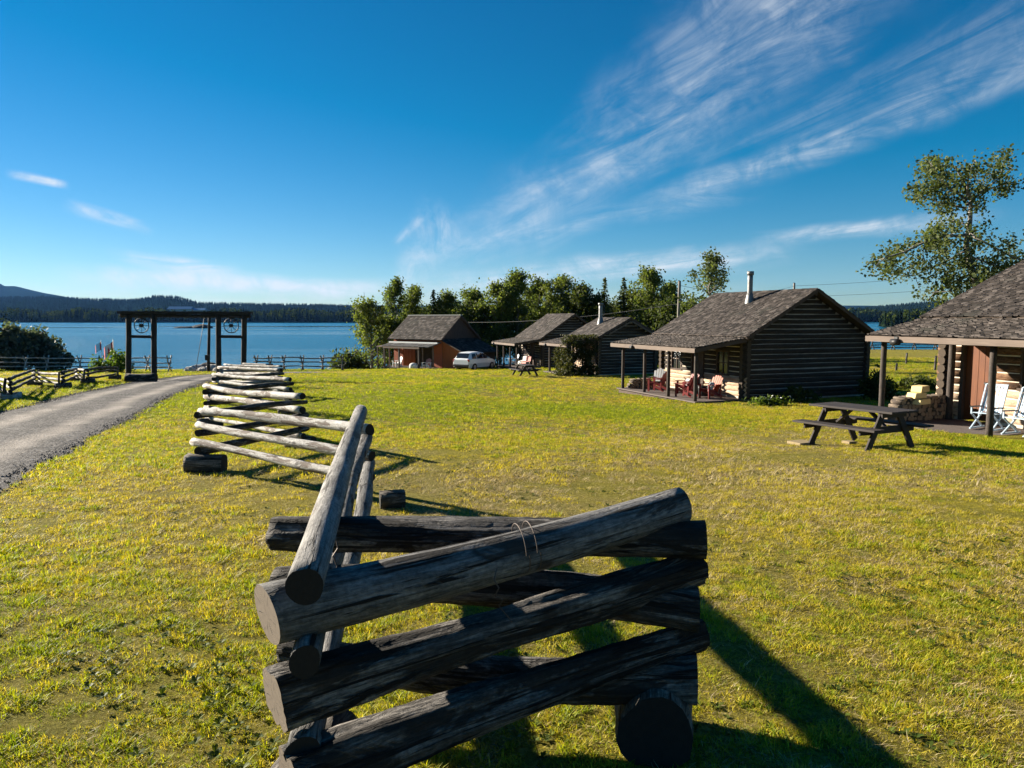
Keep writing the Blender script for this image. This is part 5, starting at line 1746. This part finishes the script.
for i, (k, px, pyt, Y, wp, lab) in enumerate(TREES):
    p, H = treeH(px, pyt, Y)
    wid = wp / F * Y
    if k == 'p': poplar(300 + i, H, wid * 1.15, lab, p, nl=48, per=92, size=.19, low=.06, gap=.36, spread=.40, upr=(.6, 1.5))
    elif k == 'd': poplar(300 + i, H, wid * 1.3, lab, p, leaf='leaf_dark', bark='bark_dark', nl=36, per=95, size=.24, low=.03, gap=.55, spread=.55)
    else: spruce(300 + i, H, wid * 1.35, lab, p)
# lone tree behind the middle cabin roof
p, H = treeH(711, 255, 55)
poplar(401, H, 4.3, 'lone rounded aspen rising behind the middle cabin roof', p, leaf='leaf_aspen', nl=28, per=50, size=.16, low=.42, gap=.2, spread=.32)
# thin bare snags
for px, pyt, Y, lab in ((365, 292, 90, 'thin bare dead stem left of the poplars'), (653, 283, 79, 'thin bare dead stem beside the ragged poplar')):
    p, H = treeH(px, pyt, Y)
    e = thing('bare_stem', lab, 'tree', p)
    limb_mesh([([Vector((0, 0, -.2)), Vector((.1, 0, H * .6)), Vector((.02, 0, H))], .09, .02), ([Vector((.1, 0, H * .6)), Vector((.5, 0, H * .72))], .025, .01), ([Vector((.07, 0, H * .7)), Vector((-.35, 0, H * .82))], .025, .01)], 'bark_dark', 'trunk', e)

# big aspen behind the near cabin
YA = 29.0
pa_ = gp(968, YA)
asp = thing('aspen_tree', 'big gnarled aspen with sparse crown rising behind the near cabin roof', 'tree', pa_)
def A(px, py, dy=0): return P(px, py, YA + dy) - pa_
trunk = [Vector((.75, 0, -.3)), A(984, 330), A(979, 298), A(971, 268), A(966, 247, .1), A(970, 222, .2), A(971, 200, .3), A(963, 180, .2), A(955, 166, .1)]
limbs = [
    (trunk, .19, .03),
    ([A(968, 232), A(976, 238, -.6), A(992, 246, -1), A(1010, 256, -1.3), A(1026, 262, -1.6)], .06, .012),
    ([A(967, 205), A(984, 190, .5), A(1000, 178, .8), A(1012, 168, .9)], .055, .01),
    ([A(967, 200), A(950, 188, -.4), A(938, 176, -.7), A(930, 162, -.8)], .05, .01),
    ([A(966, 208), A(945, 204, .5), A(925, 198, .9), A(914, 190, 1)], .045, .01),
    ([A(969, 235), A(945, 236, -.5), A(925, 242, -1), A(905, 252, -1.3), A(885, 258, -1.5), A(873, 268, -1.6)], .06, .01),
    ([A(967, 250), A(945, 262, .5), A(925, 270, 1), A(915, 276, 1.2)], .05, .01),
    ([A(967, 255), A(985, 262, -.4), A(1005, 268, -.6), A(1028, 272, -.9)], .05, .01),
    ([A(968, 225), A(950, 220, 1.2), A(935, 222, 1.8)], .04, .01),
    ([A(969, 275), A(950, 284, -.5), A(935, 292, -1), A(928, 300, -1.1)], .05, .01),
    ([A(968, 280), A(985, 284, .6), A(1000, 290, 1)], .05, .01),
    ([A(967, 196), A(968, 175, -.6), A(975, 160, -.8)], .04, .01),
]
limb_mesh(limbs, 'bark_aspen', 'trunk', asp)
rg = np.random.default_rng(77)
cs = []
def cl(px, py, n, sx, sy, sd_=1.0):
    for _ in range(n):
        cs.append(tuple(A(px + rg.normal(0, sx), py + rg.normal(0, sy), rg.normal(0, sd_))))
cl(935, 165, 11, 7, 6); cl(950, 182, 12, 12, 7); cl(920, 192, 8, 7, 4); cl(985, 172, 12, 12, 6); cl(1003, 162, 5, 7, 4); cl(1005, 185, 7, 8, 5); cl(975, 190, 8, 10, 5)
cl(945, 205, 6, 8, 4); cl(955, 225, 9, 10, 6); cl(938, 232, 8, 9, 5); cl(975, 240, 6, 8, 6); cl(925, 240, 6, 7, 4)
cl(945, 245, 8, 12, 5); cl(905, 252, 9, 9, 5); cl(885, 262, 8, 7, 5); cl(893, 270, 5, 6, 3); cl(918, 270, 6, 8, 4); cl(940, 268, 7, 10, 5)
cl(985, 255, 9, 11, 6); cl(1012, 258, 8, 9, 7); cl(1005, 243, 3, 5, 4); cl(975, 272, 10, 12, 6); cl(955, 285, 9, 10, 5); cl(935, 294, 6, 8, 4); cl(1000, 275, 8, 10, 5); cl(968, 290, 6, 10, 5); cl(1028, 262, 6, 7, 6)
cl(970, 205, 4, 6, 5); cl(960, 262, 8, 9, 7); cl(982, 290, 6, 8, 5); cl(950, 250, 6, 8, 6); cl(930, 178, 6, 8, 5); cl(955, 195, 6, 9, 5)
# keep twigs to each cluster
mb = MB()
nodes = [q for l_ in limbs for q in l_[0]]
for c in cs[::2]:
    c = Vector(c); q = min(nodes, key=lambda t: (t - c).length)
    if (q - c).length < 1.6:
        mb.log(q, c, .014, .006, 5, .5, 0, 0, 0, 0, False)
mb.build('twigs', 'bark_aspen', asp)
crown_from(cs, 46, .19, .105, 'leaf_aspen', rg, asp, 1.25)

# bushes
def bush(seed, w_, h_, label, loc, leaf, n=2600, size=.16, bark='bark_dark', name='bush', dpt=None, clumps=26, group=None, low=.08):
    rg = np.random.default_rng(seed); rd_ = random.Random(seed)
    e = thing(name, label, 'bush', loc, 0, group)
    cs = []; paths = []; dpt = dpt or w_
    for i in range(clumps):
        a = rd_.uniform(0, 6.283); rr = math.sqrt(rd_.random())
        x, y = math.cos(a) * rr * w_ * .5, math.sin(a) * rr * dpt * .5
        zt = h_ * (1 - .55 * rr ** 2) * rd_.uniform(.35, 1.0)
        cs.append((x, y, max(low * h_, zt)))
        if i % 2 == 0: paths.append(([Vector((x * .15, y * .15, -.1)), Vector((x * .5, y * .5, zt * .6)), Vector((x, y, zt))], .02 + .012 * h_, .008))
    limb_mesh(paths, bark, 'stem', e)
    crown_from(cs, n // clumps, h_ * .11 + .04, size, leaf, rg, e, 1.9, 'foliage')
    return e
bush(501, 6.6, 3.4, 'big dark silvery willow bush on the shore at the left edge', gp(14, 61), 'leaf_willow', 8000, .24, clumps=75, low=.12)
bush(506, 2.6, 1.7, 'low willow bush trailing right from the big lakeside bush', gp(52, 60.5), 'leaf_willow', 2400, .2, clumps=24)
bush(502, 2.6, 1.4, 'yellow green shrub left of the gate posts', gp(113, 53), 'leaf_bush', 1800, .13)
bush(503, 3.0, 3.6, 'dark shrub overhanging the water left of the barn trees', gp(348, 72), 'leaf_dark', 2200, .26, clumps=28)
bush(507, 2.2, 1.6, 'low dark shrub at the foot of the light green tree', gp(362, 71), 'leaf_dark', 1200, .22)
bush(504, 1.0, 1.2, 'dark shrub against the right corner of the middle cabin gable', gp(879, 30.5), 'leaf_dark', 1800, .1)
bush(505, 3.0, .5, 'wide low dark green shrub in the meadow between the two cabins', gp(922, 36), 'leaf_dark', 2600, .12, clumps=40)
bush(508, 1.6, .55, 'low weedy shrub along the foot of the middle cabin gable', gp(800, 29.6), 'leaf_dark', 900, .09)
# white flowers behind the near table
p = gp(771, 27.6)
e = thing('flower_clump', 'white flowering clump seen past the left end of the near picnic table', 'flowers', p)
rg = np.random.default_rng(9)
c = np.stack([rg.normal(0, .35, 420), rg.normal(0, .15, 420), np.abs(rg.normal(.12, .1, 420))], 1)
v, f, r = cards(len(c), c, .09, rg, 1.8); mesh_np('foliage', v, f, 'leaf_bush', rnd=r, parent=e)
c = np.stack([rg.normal(0, .33, 28), rg.normal(0, .14, 28), rg.uniform(.22, .4, 28)], 1)
v, f, r = cards(len(c), c, .05, rg, 1.1); mesh_np('blossom', v, f, 'flower', rnd=r, parent=e)

# ------------------------------------------------------------------ grass
def grass_mat(name, stops, trans=.45):
    m, nt, b = mat(name)
    oi = N(nt, 'ShaderNodeObjectInfo')
    at = N(nt, 'ShaderNodeAttribute', attribute_name='rnd')
    f_ = mth(nt, 'ADD', mth(nt, 'MULTIPLY', oi.outputs['Random'], .6), mth(nt, 'MULTIPLY', at.outputs['Fac'], .4))
    col = ramp(nt, f_, stops)
    nt.links.new(col, b.inputs['Base Color']); b.inputs['Roughness'].default_value = .6; b.inputs['Specular IOR Level'].default_value = .2
    tr = N(nt, 'ShaderNodeBsdfTranslucent'); nt.links.new(mixc(nt, 1, col, (1.45, 1.4, .45), 'MULTIPLY'), tr.inputs['Color'])
    mx = N(nt, 'ShaderNodeMixShader'); mx.inputs[0].default_value = trans
    nt.links.new(b.outputs[0], mx.inputs[1]); nt.links.new(tr.outputs[0], mx.inputs[2])
    nt.links.new(mx.outputs[0], nt.nodes['Material Output'].inputs['Surface'])
    M[name] = m
grass_mat('grass_green', [(.1, (.085, .14, .008)), (.5, (.23, .28, .014)), (.9, (.42, .42, .03))])
grass_mat('grass_yellow', [(.1, (.25, .215, .016)), (.5, (.44, .37, .035)), (.9, (.60, .50, .09))])
grass_mat('grass_dry', [(.1, (.17, .115, .06)), (.5, (.38, .29, .15)), (.9, (.62, .52, .32))], .25)
grass_mat('weed_leaf', [(.1, (.035, .06, .008)), (.9, (.12, .15, .012))], .35)

def tuft(i, mt, n, h, spread, lean, wd):
    rg = random.Random(900 + i)
    V = []; Fq = []; rn = []
    for k in range(n):
        a = rg.uniform(0, 6.283); rr = spread * math.sqrt(rg.random())
        b = Vector((math.cos(a) * rr, math.sin(a) * rr, -.01))
        hh = h * rg.uniform(.5, 1.15); an = rg.uniform(0, 6.283); ln = lean * rg.uniform(.2, 1.3) * hh
        dv = Vector((math.cos(an), math.sin(an), 0)); sv = Vector((-dv.y, dv.x, 0)) * wd * rg.uniform(.7, 1.3)
        m_ = b + dv * ln * .35 + Vector((0, 0, hh * .6)); t = b + dv * ln + Vector((0, 0, hh * rg.uniform(.8, 1)))
        o = len(V)
        V += [b - sv, b + sv, m_ + sv * .8, m_ - sv * .8, t + sv * .12, t - sv * .12]
        Fq += [(o, o + 1, o + 2, o + 3), (o + 3, o + 2, o + 4, o + 5)]; q = rg.random(); rn += [q, q]
    return mesh_np('grass_tuft_source', np.array([tuple(v) for v in V]), np.array(Fq), mt, rnd=rn, link=False)
protos = [tuft(0, 'grass_green', 22, .034, .055, .9, .0021), tuft(1, 'grass_green', 18, .048, .045, .8, .0024), tuft(2, 'grass_green', 24, .028, .06, 1.2, .002),
          tuft(3, 'grass_yellow', 22, .032, .055, 1.1, .002), tuft(4, 'grass_yellow', 18, .042, .05, .9, .002),
          tuft(5, 'grass_dry', 24, .014, .09, 3.4, .0018), tuft(6, 'grass_dry', 16, .03, .07, 1.8, .0016)]
def in_cabin(x, y):
    k = np.zeros(x.shape, bool)
    for c_, (xa, xb, ya, yb) in ((cab2, (-.1, 8, -.3, 5.2)), (cab3, (-.1, 7, -.3, 4.2)), (cab4, (-.12, 9, -.25, 6.4)), (cab5, (-.12, 9, -.3, 6.25))):
        dx, dy = x - c_.location.x, y - c_.location.y
        c, s_ = math.cos(c_.rotation_euler.z), math.sin(c_.rotation_euler.z)
        u, v = dx * c + dy * s_, -dx * s_ + dy * c
        k |= (u > xa) & (u < xb) & (v > ya) & (v < yb)
    return k
pts = []; scs = []; ixs = []
for (ya, yb, dens, sc) in ((.8, 3.2, 2500, .78), (3.2, 5.5, 1700, .84), (5.5, 9, 900, 1.0), (9, 15, 360, 1.4), (15, 26, 115, 2.05), (26, 45, 30, 2.9), (45, 75, 10, 3.8)):
    hw = lambda y: .76 * y + 1.6
    area = (hw(ya) + hw(yb)) * (yb - ya)
    n = int(area * dens)
    y = NP.uniform(ya, yb, n); x = NP.uniform(-1, 1, n) * hw(yb)
    ok = np.abs(x) < hw(y)
    x, y = x[ok], y[ok]
    n = len(x)
    rdv = road_dist(x, y)
    nz = np.array([mnoise.noise(Vector((a * .45, b * .45, 5))) + .5 * mnoise.noise(Vector((a * 1.7, b * 1.7, 8))) for a, b in zip(x, y)])
    nz2 = np.array([mnoise.noise(Vector((a * .16, b * .16, 15))) + .45 * mnoise.noise(Vector((a * 2.6, b * 2.6, 18))) for a, b in zip(x, y)])
    u = NP.random(n)
    # dry to the right of the fence and far left foreground, greener near the cabins
    fine_ = np.array([mnoise.noise(Vector((a * 5.5, b * 5.5, 41))) for a, b in zip(x, y)])
    dryness = nz2 * .95 + .12 + .26 * sstep(-.5, 2.5, x) * (1 - sstep(9, 22, y)) + .26 * (1 - sstep(4, 10, y)) - .34 * sstep(11, 26, y)
    bare = nz + .9 * dryness
    keep = (rdv > 1.85 + .25 * nz) & ~in_cabin(x, y) & (u > np.clip((bare - .36) * 1.25 + .8 * fine_ * (1 - sstep(8, 14, y)), 0, .92)) & (y < np.interp(x, SHx, SHy) + 3)
    x, y, nz, dr, fine_ = x[keep], y[keep], nz[keep], dryness[keep], fine_[keep]
    n = len(x)
    t = NP.random(n) * 1.08 + dr * 1.3 - .34 * (1 - sstep(-3.5, -.5, x)) * (y < 34)
    ix = np.where(t < .42, NP.integers(0, 3, n), np.where(t < .88, NP.integers(3, 5, n), NP.integers(5, 7, n)))
    far = (y > 18) & (ix > 4) & (NP.random(n) < .7); ix[far] = 3
    s_ = sc * NP.uniform(.65, 1.25, n) * (1 - .3 * np.clip(nz, -.5, 1)) * (1 - .75 * np.clip(fine_, -.5, .6) * (1 - sstep(8, 14, y)))
    pts.append(np.stack([x, y, G(x, y) + .0], 1)); scs.append(s_); ixs.append(ix)
gpn = np.concatenate(pts); gsc = np.concatenate(scs); gix = np.concatenate(ixs)
# follow the small bumps of the ground sheet
gpn[:, 2] += np.array([mnoise.noise(Vector((a * .35, b * .35, 3.1))) * .035 for a, b in zip(gpn[:, 0], gpn[:, 1])]) * sstep(1.9, 3.2, road_dist(gpn[:, 0], gpn[:, 1])) - .004
rot = np.stack([NP.normal(0, .1, len(gpn)), NP.normal(0, .1, len(gpn)), NP.uniform(0, 6.28, len(gpn))], 1)
zs = np.where(gpn[:, 1] > 15, .75, 1.0)
scatter('lawn_grass', gpn, rot, np.stack([gsc, gsc, gsc * zs], 1), gix, protos, 'short yellow green lawn grass with dry straw patches', 'grass')
print('grass tufts', len(gpn))

# broad leaved weeds
def weed(i):
    rg = random.Random(i); V = []; Fq = []; rn = []
    for k in range(9):
        a = k * .7 + rg.uniform(-.2, .2); L = rg.uniform(.04, .075); d = Vector((math.cos(a), math.sin(a), 0)); s_ = Vector((-d.y, d.x, 0)) * L * .24
        h = rg.uniform(.25, .9)
        p0 = Vector((0, 0, .005)); p1 = d * L * .6 + Vector((0, 0, L * h * .7)); p2 = d * L + Vector((0, 0, L * h * .75))
        o = len(V); V += [p0 - s_ * .2, p0 + s_ * .2, p1 + s_, p1 - s_, p2 + s_ * .3, p2 - s_ * .3]
        Fq += [(o, o + 1, o + 2, o + 3), (o + 3, o + 2, o + 4, o + 5)]; q = rg.random(); rn += [q, q]
    return mesh_np('weed_source', np.array([tuple(v) for v in V]), np.array(Fq), 'weed_leaf', rnd=rn, link=False)
n = 7500
y = 1.2 + NP.random(n) ** 1.6 * 12; x = NP.uniform(-1, 1, n) * (.76 * y + 1.5)
nz = np.array([mnoise.noise(Vector((a * .9, b * .9, 25))) for a, b in zip(x, y)])
ok = (nz > .08) & (road_dist(x, y) > 2.0); x, y = x[ok], y[ok]; n = len(x)
scatter('lawn_weeds', np.stack([x, y, G(x, y)], 1), np.stack([NP.normal(0, .1, n), NP.normal(0, .1, n), NP.uniform(0, 6.28, n)], 1), np.repeat(NP.uniform(.22, .5, n)[:, None], 3, 1), NP.integers(0, 3, n), [weed(i) for i in range(3)],
        'low broad leaved weeds growing in the foreground lawn', 'weeds')
# loose stones on the track
def stone(i):
    rg = np.random.default_rng(i)
    v = np.array([(1, 0, 0), (-1, 0, 0), (0, 1, 0), (0, -1, 0), (0, 0, .7), (0, 0, -.7)], float) * rg.uniform(.7, 1.2, (6, 3))
    f = np.array([(0, 2, 4), (2, 1, 4), (1, 3, 4), (3, 0, 4), (2, 0, 5), (1, 2, 5), (3, 1, 5), (0, 3, 5)])
    return mesh_np('stone_source', v, f, 'stone', rnd=rg.uniform(0, 1, 8), link=False)
m, nt, b = mat('stone')
oi = N(nt, 'ShaderNodeObjectInfo')
nt.links.new(ramp(nt, oi.outputs['Random'], [(0, (.07, .066, .063)), (.6, (.15, .14, .133)), (1, (.26, .245, .232))]), b.inputs['Base Color']); b.inputs['Roughness'].default_value = .95
M['stone'] = m
n = 26000
k = (NP.random(n) ** 1.2 * (len(RL) - 60)).astype(int) + 30
u = NP.uniform(-1, 1, n); u = np.sign(u) * np.abs(u) ** .7
_tk = (np.abs(np.abs(u * 1.95) - .8) < .38) & (NP.random(n) < .88); k = k[~_tk]; u = u[~_tk]; n = len(k)
x = np.empty(n); y = np.empty(n)
tt = np.diff(RLn, axis=0); tl = tt / np.linalg.norm(tt, axis=1)[:, None]
ff_ = NP.random(n)
x = RLn[k, 0] + tt[k, 0] * ff_ + tl[k, 1] * u * 1.95; y = RLn[k, 1] + tt[k, 1] * ff_ - tl[k, 0] * u * 1.95
z = G(x, y) + .012
s_ = NP.uniform(.006, .02, n) * (1 + np.clip(y, 0, 40) * .02)
scatter('loose_gravel', np.stack([x, y, z], 1), NP.uniform(0, 6.28, (n, 3)), np.stack([s_, s_, s_ * .7], 1), NP.integers(0, 4, n), [stone(i) for i in range(4)], 'loose grey stones lying on the gravel track', 'gravel')

# ------------------------------------------------------------------ air
if HAZE:
    m = bpy.data.materials.new('haze'); m.use_nodes = True; nt = m.node_tree
    for nd in list(nt.nodes):
        if nd.type == 'BSDF_PRINCIPLED': nt.nodes.remove(nd)
    pv = N(nt, 'ShaderNodeVolumePrincipled')
    pv.inputs['Color'].default_value = (.16, .42, 1.0, 1); pv.inputs['Density'].default_value = 1.7e-5; pv.inputs['Anisotropy'].default_value = .2
    nt.links.new(pv.outputs[0], nt.nodes['Material Output'].inputs['Volume'])
    M['haze'] = m
    mb = MB().box((0, 4400, 230), (14400, 9300, 500))
    tag(mb.build('haze', 'haze'), 'thin blue summer haze over the lake and far hills', 'haze', kind='stuff')
